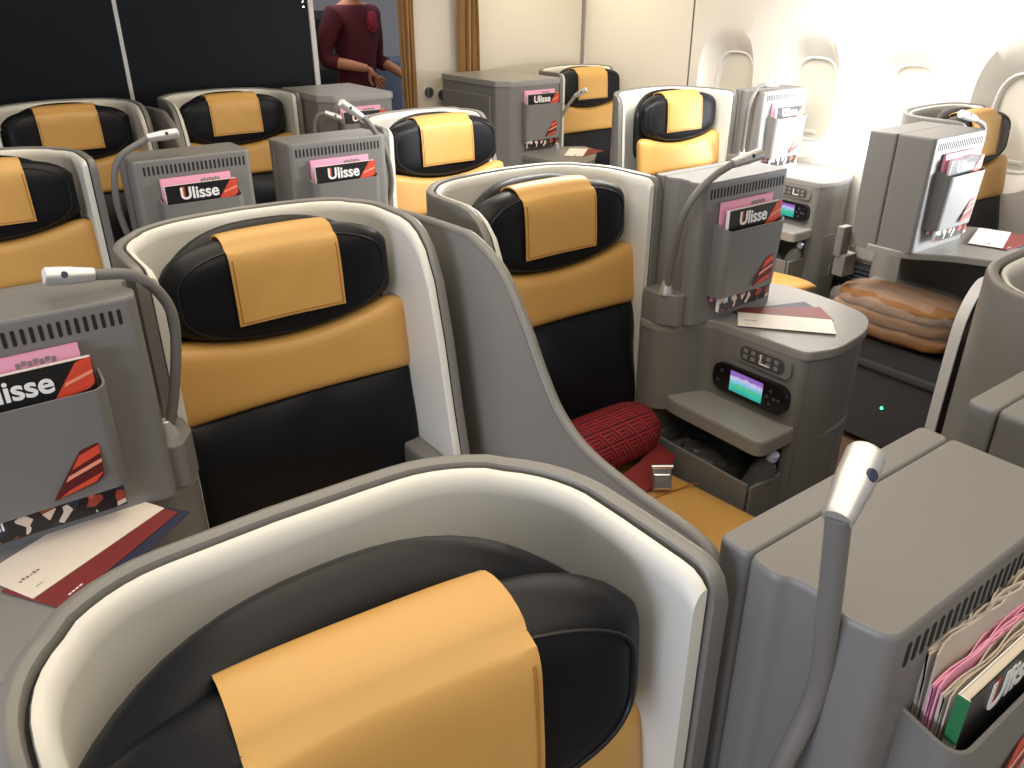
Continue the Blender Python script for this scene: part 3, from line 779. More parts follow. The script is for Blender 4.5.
# ------------------------------------------------------------------ literature
def magazine(x, y, z, label, tilt=0.0, rz=0.0):
    t = thing('magazine', label, 'magazine', (x, y, z), rz, 'magazines in the console pockets')
    W, H, D = 0.203, 0.268, 0.009
    part('mag_pages', 'pages', t, M['paper'], lambda b: rbox(b, -W / 2, W / 2, 0.001, D, 0.002, H - 0.002, 0.0008), smooth=False)
    part('mag_cover', 'front_cover', t, M['magblack'], lambda b: rbox(b, -W / 2 - 0.001, W / 2 + 0.001, 0.0, 0.0012, 0.0, H, 0.0), smooth=False)
    part('mag_back', 'back_cover', t, M['whiteprint'], lambda b: rbox(b, -W / 2 - 0.001, W / 2 + 0.001, D, D + 0.001, 0.0, H, 0.0), smooth=False)
    part('mag_spine', 'spine', t, M['whiteprint'], lambda b: rbox(b, -W / 2 - 0.0022, -W / 2 - 0.0008, 0.0, D + 0.001, 0.0, H, 0.0), smooth=False)
    part('mag_art', 'cover_picture', t, M['art'], lambda b: rbox(b, -W / 2, W / 2, -0.0004, 0.0002, 0.002, 0.175, 0.0), smooth=False)
    def strip(b):
        for k, xx in enumerate((-0.088, -0.083, -0.079, -0.075)): rbox(b, xx, xx + 0.002 + 0.001 * (k % 2), -0.0012, -0.0003, 0.022, 0.068, 0)
        rbox(b, -0.060, -0.025, -0.0012, -0.0003, 0.050, 0.054, 0); rbox(b, -0.060, -0.032, -0.0012, -0.0003, 0.040, 0.044, 0)
    part('mag_bar', 'cover_print', t, M['whiteprint'], strip, smooth=False)
    def title(b):
        tb = text_bm('Ulisse', 0.047, 0.0010, 0.0004)
        merge(b, tb, Matrix.Translation((-0.009, -0.0008, H - 0.0405)) @ Matrix.Rotation(PI / 2, 4, 'X'))
    part('mag_title', 'title', t, M['whiteprint'], title, smooth=False)
    part('mag_u', 'title_accent', t, M['red'], lambda b: rbox(b, -0.0570, -0.0500, -0.0007, -0.0003, H - 0.034, H - 0.006, 0.0), smooth=False)
    e = tail_part(t, 0.072, -0.0016, H - 0.028, 0.060, M['red'])
    return t

def newspaper(x, y, z, label, m, H=0.262, D=0.009, W=0.198, fan=0.0, mark=True, name='newspaper'):
    t = thing(name, label, 'newspaper', (x, y, z), 0, 'newspapers in the console pockets')
    key = (m.name, H, D, fan, W)
    def body(b):
        n = 5
        for k in range(n):
            y0 = D * k / n; hh = H - 0.002 * ((k * 7) % 3)
            def f(i, j, y0=y0, hh=hh, k=k):
                xx = -W / 2 + W * i; zz = hh * j
                bend = fan * (j ** 4) * (0.5 + 0.5 * math.sin(i * 5 + k)) * (0.4 + 0.6 * k / n) + fan * 0.25 * math.sin(i * 14 + k * 2) * j ** 6
                return (xx + fan * 0.5 * (j ** 3) * i, y0 + bend, zz + fan * 0.8 * i * j ** 3)
            V1 = grid(b, f, 14, 8)
            V2 = grid(b, lambda i, j: tuple(Vector(f(i, j)) + Vector((0, D / n * 0.92, 0))), 14, 8)
            for j in range(8):
                for i_ in (0, 14): b.faces.new((V1[i_][j], V1[i_][j + 1], V2[i_][j + 1], V2[i_][j]))
            for i in range(14):
                for j_ in (0, 8): b.faces.new((V1[i][j_], V1[i + 1][j_], V2[i + 1][j_], V2[i][j_]))
        recalc(b)
    part(('np', key), 'pages', t, m, body)
    if mark:
        def mk(b):
            for k in range(7): rbox(b, 0.012 + k * 0.008, 0.018 + k * 0.008, -0.0009, 0.0003, H - 0.019 + 0.002 * (k % 2), H - 0.011 + 0.002 * ((k * 3) % 2), 0)
        part(('npm', H), 'masthead', t, M['ink'], mk, smooth=False)
    return t

def menu_card(x, y, z, rz, L, W, m, label, prints=False, th=0.0016):
    t = thing('menu_card', label, 'card', (x, y, z), rz, 'menu cards on the side tables')
    b = nbm(); rbox(b, -L / 2, L / 2, -W / 2, W / 2, 0, th, 0.0004); finish(b, 'card', m, t, False)
    if prints:
        b = nbm()
        for k in range(6): rbox(b, -L * 0.44 + k * 0.006, -L * 0.44 + 0.004 + k * 0.006, -W * 0.1 + 0.001 * (k % 2), -W * 0.1 + 0.004 + 0.0015 * ((k * 2) % 3), th, th + 0.0003, 0)
        finish(b, 'printed_lettering', M['ink'], t, False)
        b = nbm()
        for k in range(3): rbox(b, -L * 0.42 + k * 0.004, -L * 0.42 + 0.003 + k * 0.004, -W * 0.35, -W * 0.35 + 0.002, th, th + 0.0003, 0)
        finish(b, 'small_print', M['ink'], t, False)
    else:
        b = nbm()
        for k in range(4): rbox(b, -L * 0.4 + k * 0.007, -L * 0.4 + 0.005 + k * 0.007, -W * 0.40, -W * 0.40 + 0.003, th, th + 0.0003, 0)
        finish(b, 'printed_lettering', M['cardw'], t, False)
    return t

TB = 0.7578
# ------------------------------------------------------------------ place seats
CS = 0.225
sN = seat(-0.705, 0, 1, 'nearest business seat filling the foreground, orange headrest cover over black headrest, grey shell')
seat(0.750, 0, -1, 'seat at the right edge of the frame, only its grey shell corner showing').location.y -= 0.03
seat(-0.335, 1, -1, 'large black and orange seat left of centre, beside the bare grey centre divider')
sC = seat(0.366, 1, 1, 'black and orange seat in the middle holding the rolled red pillow')
seat(2.47, 1, -1, 'window seat in bright light behind the right hand console, yellow lit headrest cover')
seat(-0.745, 2, 1, 'cut off seat at the left edge, behind the foreground reading lamp')
seat(0.745, 2, -1, 'seat behind the middle seat, right of the pair of back to back consoles')
seat(2.015, 2, 1, 'seat right of centre by the windows with a tan headrest cover and bright sidewall behind')
seat(-0.325, 3, -1, 'back row seat at far left in front of the black bulkhead panels')
seat(0.345, 3, 1, 'back row seat right of the bulkhead seam, behind the small gap between consoles')
seat(2.45, 3, -1, 'far back window seat against the cream bulkhead beside the stowage cabinet')

for ch in sN.children:      # the nearest headrest is turned a little
    if ch.name.split('.')[0] in ('headrest', 'headrest_cover'):
        ch.rotation_euler.z = -0.085; ch.location = (-0.014, -0.006, -0.006)
# lamps: control points relative to the console origin (world handed)
def rel(xc, r, pts): return [(x - xc, y - ROW[r], z) for x, y, z in pts]
cN = console(-CS, 0, 1, 'nearest console at lower right with a stuffed newspaper pocket', ext=0.215, lamp_pts=rel(-CS, 0, [(-0.425, 0.262, 0.842), (-0.416, 0.247, 0.955), (-0.397, 0.24, 1.044), (-0.407, 0.24, 1.13), (-0.423, 0.24, 1.230), (-0.372, 0.256, 1.256)]))
console(0.208, 0, -1, 'console at the right edge of the frame, backing onto the nearest console', ext=0.215, lamp_pts=rel(0.208, 0, [(0.400, 0.262, 0.842), (0.405, 0.25, 0.955), (0.392, 0.24, 1.06), (0.370, 0.235, 1.13), (0.330, 0.23, 1.175), (0.25, 0.225, 1.19)]))
console(-0.82, 1, -1, 'console at the left edge with the large reading lamp and spread menus', pocket_dx=-0.024, lamp_pts=rel(-0.82, 1, [(-0.638, 1.375, 0.842), (-0.612, 1.372, 0.93), (-0.592, 1.37, 1.04), (-0.602, 1.368, 1.10), (-0.640, 1.365, 1.145), (-0.700, 1.36, 1.160), (-0.765, 1.36, 1.170)]))
console(0.832, 1, 1, 'middle console with a lit handset screen, beside the seat with the red pillow', lamp_pts=rel(0.832, 1, [(0.628, 1.372, 0.842), (0.618, 1.350, 0.95), (0.604, 1.318, 1.055), (0.622, 1.300, 1.112), (0.672, 1.292, 1.152), (0.732, 1.287, 1.176), (0.825, 1.280, 1.190)]))
cR = console(1.91, 1, -1, 'sunlit window side console with the plastic wrapped brown blanket below it', style='straight', pod=False, lamp_pts=rel(1.91, 1, [(2.108, 1.385, 0.842), (2.165, 1.38, 0.96), (2.190, 1.375, 1.06), (2.165, 1.37, 1.125), (2.085, 1.37, 1.157), (1.975, 1.365, 1.182)]))
console(-CS, 2, 1, 'console in the second row back, left one of the adjoining pair', ext=0.215, lamp_pts=rel(-CS, 2, [(-0.407, 2.50, 0.842), (-0.435, 2.48, 0.96), (-0.440, 2.46, 1.06), (-0.415, 2.45, 1.14), (-0.330, 2.45, 1.186), (-0.25, 2.45, 1.192)]))
console(CS, 2, -1, 'console in the second row back, right one of the adjoining pair', ext=0.215, lamp_pts=rel(CS, 2, [(0.407, 2.50, 0.842), (0.425, 2.47, 0.96), (0.400, 2.455, 1.08), (0.345, 2.45, 1.168), (0.320, 2.45, 1.19), (0.255, 2.45, 1.236)]))
console(2.495, 2, 1, 'overexposed white console by the sidewall windows with a lit handset', lamp_pts=rel(2.495, 2, [(2.300, 2.49, 0.842), (2.275, 2.47, 0.95), (2.258, 2.45, 1.07), (2.305, 2.45, 1.145), (2.345, 2.44, 1.158), (2.43, 2.44, 1.158)]))

# slab end panel, LED and latch of the window side console
def slab(b):
    prism(b, round_poly([(-0.205, 0.06), (-0.195, 0.58), (-0.165, 0.665), (-0.10, 0.715), (0.06, 0.715), (0.06, 0.06)], 0.06, 6), -0.232, -0.207, axis='y')
bb_ = nbm(); slab(bb_); sl = finish(bb_, 'end_panel', M['blackplastic'], cR, angle=30)
def slab_edge(b):
    pts = [(-0.2065, -0.222, 0.06), (-0.2065, -0.222, 0.30), (-0.2015, -0.222, 0.50), (-0.196, -0.222, 0.575), (-0.180, -0.222, 0.63), (-0.152, -0.222, 0.675), (-0.110, -0.222, 0.709), (-0.05, -0.222, 0.716)]
    P = smooth_path(pts, 4)
    V = []
    for p in P: V.append([b.verts.new((p.x - 0.004, p.y - 0.016, p.z)), b.verts.new((p.x - 0.004, p.y + 0.018, p.z)), b.verts.new((p.x + 0.004, p.y + 0.018, p.z - 0.002)), b.verts.new((p.x + 0.004, p.y - 0.016, p.z - 0.002))])
    for i in range(len(V) - 1):
        for k in range(4): b.faces.new((V[i][k], V[i][(k + 1) % 4], V[i + 1][(k + 1) % 4], V[i + 1][k]))
    b.faces.new(V[0]); b.faces.new(V[-1]); recalc(b)
bb_ = nbm(); slab_edge(bb_); finish(bb_, 'edge_trim', M['whitetrim'], sl)
bb_ = nbm(); cyl(bb_, (-0.160, -0.02, 0.18), (-0.168, -0.02, 0.18), 0.005, seg=12); finish(bb_, 'indicator_light', M['led'], cR)
bb_ = nbm(); rbox(bb_, -0.182, -0.160, -0.20, 0.12, 0.315, 0.345, 0.008); finish(bb_, 'rail', M['dgrey'], cR)
bb_ = nbm(); rbox(bb_, -0.20, -0.15, 0.235, 0.265, 0.69, 0.80, 0.006); rbox(bb_, -0.195, -0.12, 0.215, 0.26, 0.62, 0.70, 0.006); finish(bb_, 'table_bracket', M['grey'], cR)

# ------------------------------------------------------------------ tall stowage cabinets in the back row
def cabinet(x0, x1, y0, y1, label, pocket_x, door, lamp_pts, table):
    t = thing('stowage_cabinet', label, 'cabinet', ((x0 + x1) / 2, y0, 0), 0, 'stowage cabinets in the back row')
    cx = (x0 + x1) / 2
    b = nbm(); prism(b, round_poly([(x0 - cx, 0.06, 0.01), (x0 - cx + 0.06, 0.0, 0.01), (x1 - cx, 0, 0.012), (x1 - cx, y1 - y0, 0.01), (x0 - cx, y1 - y0, 0.01)], 0.01), 0.02, 1.100); finish(b, 'body', M['grey'], t, angle=25)
    b = nbm(); prism(b, round_poly([(x0 - cx - 0.004, 0.056, 0.01), (x0 - cx + 0.058, -0.005, 0.01), (x1 - cx + 0.004, -0.005, 0.012), (x1 - cx + 0.004, y1 - y0, 0.01), (x0 - cx - 0.004, y1 - y0, 0.01)], 0.01), 1.100, 1.128, 0.006, 2); finish(b, 'top', M['grey2'], t, angle=25)
    if door:
        b = nbm(); rbox(b, x0 - cx - 0.008, x0 - cx + 0.004, 0.10, y1 - y0 - 0.03, 0.12, 1.05, 0.004); d_ = finish(b, 'door', M['grey'], t)
        b = nbm(); rbox(b, x0 - cx - 0.013, x0 - cx - 0.006, y1 - y0 - 0.13, y1 - y0 - 0.10, 0.90, 0.97, 0.004); finish(b, 'latch', M['chrome'], d_)
    b = nbm(); pocket_bm(b); pk = finish(b, 'literature_pocket', M['grey'], t); pk.location = (pocket_x - cx, -0.001, 0)
    tail_part(pk, 0.045, -0.0492, 0.885, 0.078).rotation_euler = (math.radians(-3.3), 0, 0)
    if table:
        b = nbm(); prism(b, round_poly(table, 0.03), 0.735, 0.757, 0.006, 3); finish(b, 'side_table', M['grey2'], t, angle=30)
        b = nbm(); prism(b, round_poly([(x * 0.98, y * 0.975, r_) for x, y, r_ in table], 0.03), 0.03, 0.736); finish(b, 'lower_cabinet', M['grey'], t, angle=30)
    lamp(t, 1, [(x - cx, y - y0, z) for x, y, z in lamp_pts])
    return t
cabinet(0.645, 0.99, 3.47, 3.92, 'wide grey back row cabinet beside the aisle opening, below the attendant', 0.825, False, [(0.588, 3.46, 0.90), (0.585, 3.45, 1.00), (0.600, 3.44, 1.055), (0.635, 3.43, 1.066), (0.700, 3.42, 1.040)], None)
cabinet(1.625, 2.0, 3.49, 4.06, 'tall grey back row cabinet with a side door beside the ochre curtain', 1.865, True, [(2.045, 3.56, 0.757), (2.045, 3.56, 0.86), (2.10, 3.555, 0.95), (2.165, 3.55, 1.02), (2.200, 3.50, 1.055)],
        [(-0.06, 0.06, 0.0), (-0.045, -0.10, 0.06), (-0.02, -0.27, 0.04), (0.04, -0.37, 0.04), (0.16, -0.33, 0.05), (0.36, -0.13, 0.05), (0.38, 0.0, 0.02), (0.22, 0.09, 0.02)])

# ------------------------------------------------------------------ privacy dividers
def divider_bm(b):
    P = [(0.40, 1.080, 0.0), (0.10, 1.098, 0.03), (0.04, 1.098, 0.04), (-0.055, 1.062, 0.06), (-0.130, 0.970, 0.06), (-0.185, 0.880, 0.06), (-0.245, 0.805, 0.05), (-0.33, 0.762, 0.05), (-0.46, 0.742, 0.05), (-0.62, 0.732, 0.02), (-0.66, 0.70, 0.02), (-0.66, 0.06, 0.0), (0.40, 0.06, 0.0)]
    prism(b, round_poly(P, 0.03, 5), -0.011, 0.011, axis='x')
def divider_rim(b):
    P = [(0.0, 0.40, 1.079), (0.0, 0.25, 1.090), (0.0, 0.10, 1.096), (0.0, 0.04, 1.092), (0.0, -0.05, 1.050), (0.0, -0.130, 0.960), (0.0, -0.185, 0.878), (0.0, -0.245, 0.808), (0.0, -0.33, 0.763), (0.0, -0.46, 0.743), (0.0, -0.62, 0.731), (0.0, -0.655, 0.70)]
    tube(b, smooth_path(P, 6), 0.0115, 10)
for r_, x_, lb in ((1, 0.018, 'curved grey divider between the large left seat and the middle seat'), (3, 0.010, 'far grey divider between the two seats before the black bulkhead')):
    t = thing('privacy_divider', lb, 'divider', (x_, ROW[r_], 0), 0, 'centre dividers')
    part('divp', 'panel', t, M['grey2'], divider_bm, angle=30)
    part('divr', 'edge_rim', t, M['shell'], divider_rim)

# ------------------------------------------------------------------ reading matter in pockets
def stack(xc, r, where, near=False):
    y = ROW[r]
    if not near:
        newspaper(xc - 0.005, y - 0.012, 0.815, 'pink newspaper behind the magazine, ' + where, M['pink'])
        magazine(xc + 0.002, y - 0.034, 0.792, 'black Ulisse magazine, ' + where)
stack(-0.844, 1, 'in the pocket at the left edge above the spread menus')
stack(0.832, 1, 'in the middle console pocket above the open table')
stack(1.91, 1, 'in the sunlit pocket by the windows')
stack(-CS, 2, 'in the left pocket of the adjoining pair of consoles')
stack(CS, 2, 'in the right pocket of the adjoining pair of consoles')
stack(2.495, 2, 'in the overexposed pocket next to the sidewall')
for xc_, y_, w_ in ((0.825, 3.47, 'in the back cabinet pocket below the attendant'), (1.865, 3.49, 'in the back cabinet pocket beside the curtain')):
    newspaper(xc_ - 0.005, y_ - 0.013, 0.815, 'pink newspaper behind the magazine, ' + w_, M['pink'])
    magazine(xc_ + 0.002, y_ - 0.035, 0.792, 'black Ulisse magazine, ' + w_)
stack(0.208, 0, 'in the pocket at the right edge beyond the stuffed one')
# nearest pocket: several papers, fanned
yN = ROW[0]
newspaper(-CS, yN - 0.011, 0.768, 'thick cream newspaper, tallest and rearmost in the nearest pocket', M['newsprint'], H=0.315, D=0.009, fan=0.012, mark=False)
newspaper(-CS - 0.002, yN - 0.018, 0.768, 'folded pink newspaper between cream papers in the nearest pocket', M['pink'], H=0.288, D=0.006, fan=0.006, mark=False)
newspaper(-CS + 0.002, yN - 0.027, 0.768, 'cream newspaper in front of the pink one in the nearest pocket', M['newsprint'], H=0.282, D=0.0075, fan=0.006, mark=False)
mg = magazine(-CS + 0.004, yN - 0.040, 0.792, 'black Ulisse magazine at the front of the nearest pocket')
bb_ = nbm(); rbox(bb_, -0.1055, -0.1035, -0.0005, 0.0098, 0.22, 0.268, 0); finish(bb_, 'green_spine_panel', M['greenspine'], mg, False)

# ------------------------------------------------------------------ menus
menu_card(-0.785, 1.212, TB, math.radians(38), 0.245, 0.115, M['navy'], 'navy card lowest of the spread menus at the left edge')
menu_card(-0.806, 1.226, TB + 0.0018, math.radians(35), 0.25, 0.115, M['maroon'], 'maroon card under the cream one at the left edge')
menu_card(-0.825, 1.265, TB + 0.0036, math.radians(29), 0.250, 0.118, M['card'], 'large cream menu card on top at the left edge table', True)
menu_card(0.935, 1.235, TB, math.radians(-20), 0.235, 0.10, M['navy'], 'navy card lowest on the middle console table')
menu_card(0.930, 1.215, TB + 0.0018, math.radians(-35), 0.24, 0.10, M['maroon'], 'maroon card showing behind the cream one on the middle table')
menu_card(0.878, 1.170, TB + 0.0036, math.radians(-50), 0.245, 0.100, M['cardw'], 'white menu card at the front of the middle console table', True)
menu_card(2.165, 1.155, TB, math.radians(-20), 0.22, 0.10, M['navy'], 'navy card at the right frame edge on the sunlit table')
menu_card(2.150, 1.180, TB + 0.0018, math.radians(-2), 0.23, 0.10, M['maroon'], 'maroon card between white and navy ones on the sunlit table')
menu_card(2.135, 1.240, TB + 0.0036, math.radians(18), 0.24, 0.105, M['cardw'], 'bright white menu card on the sunlit window side table', True)
menu_card(2.06, 3.33, TB, math.radians(15), 0.22, 0.10, M['maroon'], 'dark card under the white one on the far back table')
menu_card(2.02, 3.36, TB + 0.0018, math.radians(42), 0.22, 0.10, M['cardw'], 'white menu card on the far back table by the stowage cabinet', True)

# ------------------------------------------------------------------ middle seat: pillow, belt; cubby: bottle, pouch
def roll(b):
    L = 0.41; R = 0.084; nu, nv = 48, 30
    uvl = b.loops.layers.uv.new('UVMap')
    V = []
    for j in range(nv + 1):
        t = j / nv; x = (t - 0.5) * L
        e = max(0.0, 1 - abs(2 * t - 1) ** 5) ** 0.5
        rr = R * (0.25 + 0.75 * e) if 0 < j < nv else R * 0.12
        V.append([b.verts.new((x, rr * math.cos(2 * PI * i / nu) * 1.02, rr * 0.96 * math.sin(2 * PI * i / nu))) for i in range(nu)])
    for j in range(nv):
        for i in range(nu):
            f = b.faces.new((V[j][i], V[j][(i + 1) % nu], V[j + 1][(i + 1) % nu], V[j + 1][i]))
            for lp, (jj, ii) in zip(f.loops, ((j, i), (j, i + 1), (j + 1, i + 1), (j + 1, i))):
                lp[uvl].uv = (jj / nv * L / 0.044, ii / nu * 2 * PI * R / 0.044)
    b.faces.new(list(reversed(V[0]))); b.faces.new(V[-1]); recalc(b)
bb_ = nbm(); roll(bb_); o = finish(bb_, 'pillow', M['pillow']); o.location = (0.402, 1.362, 0.468); o.rotation_euler = (0, math.radians(2), math.radians(3))
tag(o, 'rolled red patterned pillow lying on the middle seat', 'pillow')
# belt: folded maroon webbing with a buckle, parts of the middle seat
def belt(b):
    P = [(-0.20, -0.075, 0.378), (-0.10, -0.085, 0.385), (0.0, -0.085, 0.390), (0.08, -0.072, 0.392), (0.16, -0.050, 0.394), (0.235, -0.015, 0.40)]
    Q = smooth_path(P, 6)
    n = len(Q); V = []
    for i, p in enumerate(Q):
        t_ = (Q[min(i + 1, n - 1)] - Q[max(i - 1, 0)]).normalized(); sd = Vector((-t_.y, t_.x, 0)).normalized()
        h = 0.030
        V.append([b.verts.new(p + sd * h + Vector((0, 0, 0.030))), b.verts.new(p - sd * h + Vector((0, 0, -0.006))), b.verts.new(p - sd * h + Vector((0, 0, -0.014))), b.verts.new(p + sd * h + Vector((0, 0, 0.018)))])
    for i in range(n - 1):
        for k in range(4): b.faces.new((V[i][k], V[i][(k + 1) % 4], V[i + 1][(k + 1) % 4], V[i + 1][k]))
    b.faces.new(V[0]); b.faces.new(V[-1]); recalc(b)
bb_ = nbm(); belt(bb_); blt = finish(bb_, 'seat_belt', M['belt'], sC)
bb_ = nbm(); rbox(bb_, -0.004, 0.004, -0.026, 0.026, -0.032, 0.032, 0.006); rbox(bb_, 0.003, 0.010, -0.022, 0.022, -0.028, 0.010, 0.003); cyl(bb_, (0.006, -0.028, 0.030), (0.006, 0.028, 0.030), 0.006)
bk = finish(bb_, 'buckle', M['chrome'], blt); bk.location = (0.118, -0.112, 0.412); bk.rotation_euler = Vector((-0.50, -0.70, 0.42)).to_track_quat('X', 'Z').to_euler()

def lathe(b, prof_, seg=24):
    V = [[b.verts.new((r * math.cos(2 * PI * k / seg), r * math.sin(2 * PI * k / seg), z)) for k in range(seg)] for r, z in prof_]
    for i in range(len(V) - 1):
        for k in range(seg): b.faces.new((V[i][k], V[i][(k + 1) % seg], V[i + 1][(k + 1) % seg], V[i + 1][k]))
    b.faces.new(list(reversed(V[0]))); b.faces.new(V[-1]); recalc(b)
def bottle(x, y, z, rot, label):
    t = thing('water_bottle', label, 'bottle', (x, y, z), 0, 'water bottles in the cubbies'); t.rotation_euler = rot
    part('bot', 'body', t, M['bottle'], lambda b: lathe(b, [(0.020, 0.0), (0.032, 0.004), (0.034, 0.012), (0.0335, 0.05), (0.032, 0.058), (0.034, 0.066), (0.034, 0.090), (0.029, 0.112), (0.018, 0.130), (0.012, 0.138), (0.012, 0.150)]))
    part('botcap', 'cap', t, M['cap'], lambda b: lathe(b, [(0.0145, 0.143), (0.0148, 0.158), (0.0130, 0.164), (0.004, 0.165)]))
bottle(0.708, 1.088, 0.3300, (math.radians(20), math.radians(3), 0), 'water bottle with pale blue cap in the middle console cubby')
bottle(2.371, 2.205, 0.3300, (math.radians(20), math.radians(3), 0), 'water bottle with pale blue cap in the cubby by the windows')

def blob(b, sx, sy, sz, seed, amp, nu=40, nv=24, e=2.6, freq=4):
    rnd = random.Random(seed); ph = [rnd.uniform(0, 6) for _ in range(18)]
    def f(i, j):
        th = 2 * PI * i; la = PI * (j - 0.5)
        c = lambda t, p: math.copysign(abs(t) ** p, t)
        x = c(math.cos(la), 2 / e) * c(math.cos(th), 2 / e); y = c(math.cos(la), 2 / e) * c(math.sin(th), 2 / e); z = c(math.sin(la), 2 / e)
        n = 1 + amp * (math.sin(freq * x * 2 + ph[0] + 2 * z) * math.sin(freq * y + ph[1]) + 0.6 * math.sin(freq * 2.3 * y + 3 * x + ph[2]) + 0.4 * math.sin(freq * 4.1 * x + ph[3] + 4 * y))
        return (x * sx * n, y * sy * n, z * sz * n)
    grid(b, f, nu, nv, True); bmesh.ops.remove_doubles(b, verts=b.verts, dist=1e-5); recalc(b)
def pouch(x, y, z, label, seed):
    t = thing('headset_bag', label, 'bag', (x, y, z), 0.2, 'bagged headsets in the cubbies')
    part(('pouch', seed), 'headset_pouch', t, M['bagdark'], lambda b: blob(b, 0.062, 0.085, 0.038, seed, 0.07))
    part(('film', seed), 'clear_wrap', t, M['bagfilm'], lambda b: blob(b, 0.068, 0.094, 0.046, seed + 1, 0.10, freq=6))
pouch(0.742, 1.265, 0.352, 'dark headset in clear plastic beside the bottle in the middle console', 3)
pouch(2.405, 2.382, 0.352, 'dark headset in clear plastic in the cubby by the windows', 3)

def blanket(x, y, z, rz, label, seed):
    t = thing('wrapped_blanket', label, 'blanket', (x, y, z), rz, 'blankets in clear plastic bags')
    def bl(b):
        for k in range(3):
            q = bmesh.new(); blob(q, 0.235 - 0.006 * k, 0.135 - 0.008 * k, 0.036, seed + k, 0.035, e=3.2, freq=5); merge(b, q, Matrix.Translation((0.01 * (k % 2), 0.006 * k, (k - 1) * 0.046)))
    part(('bl', seed), 'folded_blanket', t, M['brown'], bl)
    part(('blf', seed), 'plastic_bag', t, M['bagfilm'], lambda b: blob(b, 0.255, 0.150, 0.094, seed + 9, 0.035, e=2.8, freq=7))
blanket(1.835, 1.335, 0.515, math.radians(94), 'brown blanket in clear plastic on the ledge under the sunlit console', 11)

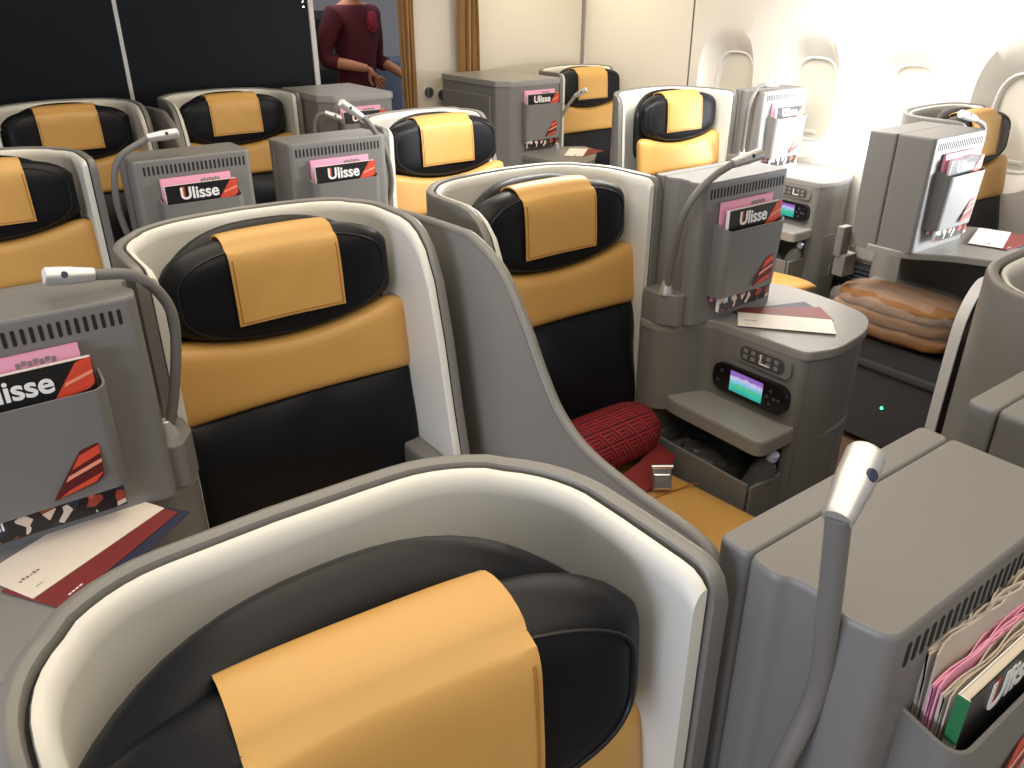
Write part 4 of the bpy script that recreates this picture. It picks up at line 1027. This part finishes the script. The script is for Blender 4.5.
# ------------------------------------------------------------------ cabin attendant
def attendant(loc, rz):
    t = thing('person', 'person in a burgundy uniform standing in the aisle behind the back row', 'person', loc, rz)
    def skin_obj(name, verts, edges, radii, m, parent, root=0, sub=2):
        me = bpy.data.meshes.new(name); me.from_pydata([Vector(v) for v in verts], edges, []); me.materials.append(m)
        o = bpy.data.objects.new(name, me); COL.objects.link(o); o.parent = parent
        md = o.modifiers.new('skin', 'SKIN'); md.use_smooth_shade = True
        for i, r in enumerate(radii): 
            sv = me.skin_vertices[0].data[i]; sv.radius = r if isinstance(r, tuple) else (r, r); sv.use_root = (i == root)
        sd = o.modifiers.new('sub', 'SUBSURF'); sd.levels = sub; sd.render_levels = sub
        dg = bpy.context.evaluated_depsgraph_get()
        me2 = bpy.data.meshes.new_from_object(o.evaluated_get(dg)); o.modifiers.clear(); o.data = me2
        for p in me2.polygons: p.use_smooth = True
        if not me2.materials: me2.materials.append(m)
        return o
    # facing -y; person's right hand at -x
    V = [(0, 0, 0.92), (0, 0, 1.06), (0, -0.01, 1.22), (0, 0, 1.38), (0, 0, 1.47), (0, -0.015, 1.53), (0, -0.03, 1.62), (0, -0.035, 1.70), (0, -0.03, 1.77)]
    E_ = [(i, i + 1) for i in range(8)]
    Rr = [(0.155, 0.105), (0.125, 0.090), (0.140, 0.105), (0.135, 0.085), (0.06, 0.055), (0.050, 0.050), (0.072, 0.085), (0.076, 0.092), (0.045, 0.055)]
    def limb(start, pts, rr):
        p = start
        for v, r in zip(pts, rr): V.append(v); Rr.append(r); E_.append((p, len(V) - 1)); p = len(V) - 1
        return p
    wr = limb(3, [(-0.16, 0.0, 1.40), (-0.225, 0.03, 1.26), (-0.235, 0.040, 1.15), (-0.17, -0.10, 1.125), (-0.085, -0.18, 1.10)], [0.062, 0.048, 0.040, 0.034, 0.023])
    wl = limb(3, [(0.16, 0.0, 1.40), (0.225, 0.03, 1.26), (0.245, 0.04, 1.12), (0.24, -0.10, 1.08), (0.255, -0.20, 1.02)], [0.062, 0.048, 0.040, 0.034, 0.023])
    for sx in (-1, 1):
        limb(0, [(sx * 0.09, 0, 0.82), (sx * 0.10, 0, 0.48), (sx * 0.095, 0.015, 0.28), (sx * 0.09, 0.02, 0.10), (sx * 0.095, -0.06, 0.045), (sx * 0.10, -0.13, 0.035)], [0.085, 0.058, 0.052, 0.036, 0.034, 0.028])
    body = skin_obj('body', V, E_, Rr, M['skin'], t)
    # jacket: torso and sleeves a little larger, ending at hip and below the elbow
    V2 = [(0, 0, 0.90), (0, 0, 1.07), (0, -0.012, 1.23), (0, 0, 1.38), (0, 0, 1.455)]
    E2 = [(i, i + 1) for i in range(4)]; R2 = [(0.178, 0.128), (0.140, 0.105), (0.157, 0.122), (0.150, 0.100), (0.070, 0.066)]
    for sx, el, fa in ((-1, (-0.237, 0.042, 1.15), (-0.192, -0.05, 1.135)), (1, (0.247, 0.042, 1.12), (0.242, -0.06, 1.09))):
        p = 3
        for v, r in (((sx * 0.165, 0, 1.40), 0.074), ((sx * 0.227, 0.03, 1.26), 0.060), (el, 0.054), (fa, 0.049)):
            V2.append(v); R2.append(r); E2.append((p, len(V2) - 1)); p = len(V2) - 1
    skin_obj('jacket', V2, E2, R2, M['burgundy'], t)
    b = nbm(); 
    n = 28
    def sk(i, j):
        a = 2 * PI * i; z = 0.95 - 0.42 * j; rx = 0.170 + 0.015 * math.sin(j * PI) - 0.015 * j; ry = 0.122 + 0.02 * j
        return (rx * math.cos(a), ry * math.sin(a), z)
    grid(b, sk, n, 8, True); recalc(b); finish(b, 'skirt', M['burgundy'], t)
    b = nbm(); blob(b, 0.035, 0.025, 0.055, 5, 0.12); o_ = finish(b, 'neck_scarf', M['scarf'], t); o_.location = (0.05, -0.115, 1.36)
    b = nbm(); blob(b, 0.088, 0.102, 0.105, 8, 0.02, e=2.1); h_ = finish(b, 'hair', M['hair'], t); h_.location = (0, 0.012, 1.715)
    # hands: palm with five fingers
    for (w_, d_, thumb) in ((Vector((-0.085, -0.18, 1.10)), Vector((0.55, -0.30, -0.72)).normalized(), 1), (Vector((0.255, -0.20, 1.02)), Vector((0.10, -0.50, -0.85)).normalized(), -1)):
        side = d_.cross(Vector((0.3, 1, 0.3))).normalized(); nrm = side.cross(d_).normalized()
        HV = [w_ - d_ * 0.012, w_ + d_ * 0.035, w_ + d_ * 0.080]; HE = [(0, 1), (1, 2)]; HR = [(0.0235, 0.021), (0.030, 0.014), (0.034, 0.012)]
        for k, (off_, ln) in enumerate(((-0.027, 0.066), (-0.009, 0.076), (0.009, 0.071), (0.026, 0.055))):
            p0 = w_ + d_ * 0.088 + side * off_
            i0 = len(HV); HV += [p0, p0 + d_ * ln * 0.5 + nrm * 0.006, p0 + d_ * ln * 0.85 + nrm * 0.026]; HR += [0.0088, 0.0080, 0.0065]; HE += [(2, i0), (i0, i0 + 1), (i0 + 1, i0 + 2)]
        i0 = len(HV); q = w_ + d_ * 0.03 - side * 0.030
        HV += [q, q + d_ * 0.03 - side * 0.018, q + d_ * 0.058 - side * 0.020]; HR += [0.011, 0.010, 0.008]; HE += [(1, i0), (i0, i0 + 1), (i0 + 1, i0 + 2)]
        skin_obj('hand', HV, HE, HR, M['skin'], t, sub=1)
    # face
    b = nbm()
    for sx in (-1, 1): blob_ = bmesh.new(); blob(blob_, 0.010, 0.006, 0.006, 2, 0.0); merge(b, blob_, Matrix.Translation((sx * 0.031, -0.122, 1.675)))
    finish(b, 'eyes', M['hair'], t)
    b = nbm(); tube(b, [(0, -0.118, 1.672), (0, -0.134, 1.640), (0, -0.118, 1.632)], [0.007, 0.012, 0.008], 8); finish(b, 'nose', M['skin'], t)
    b = nbm(); rbox(b, -0.022, 0.022, -0.118, -0.106, 1.598, 1.608, 0.004); finish(b, 'lips', M['scarf'], t)
    return t
attendant((1.575, 5.0, 0.0), math.radians(22))
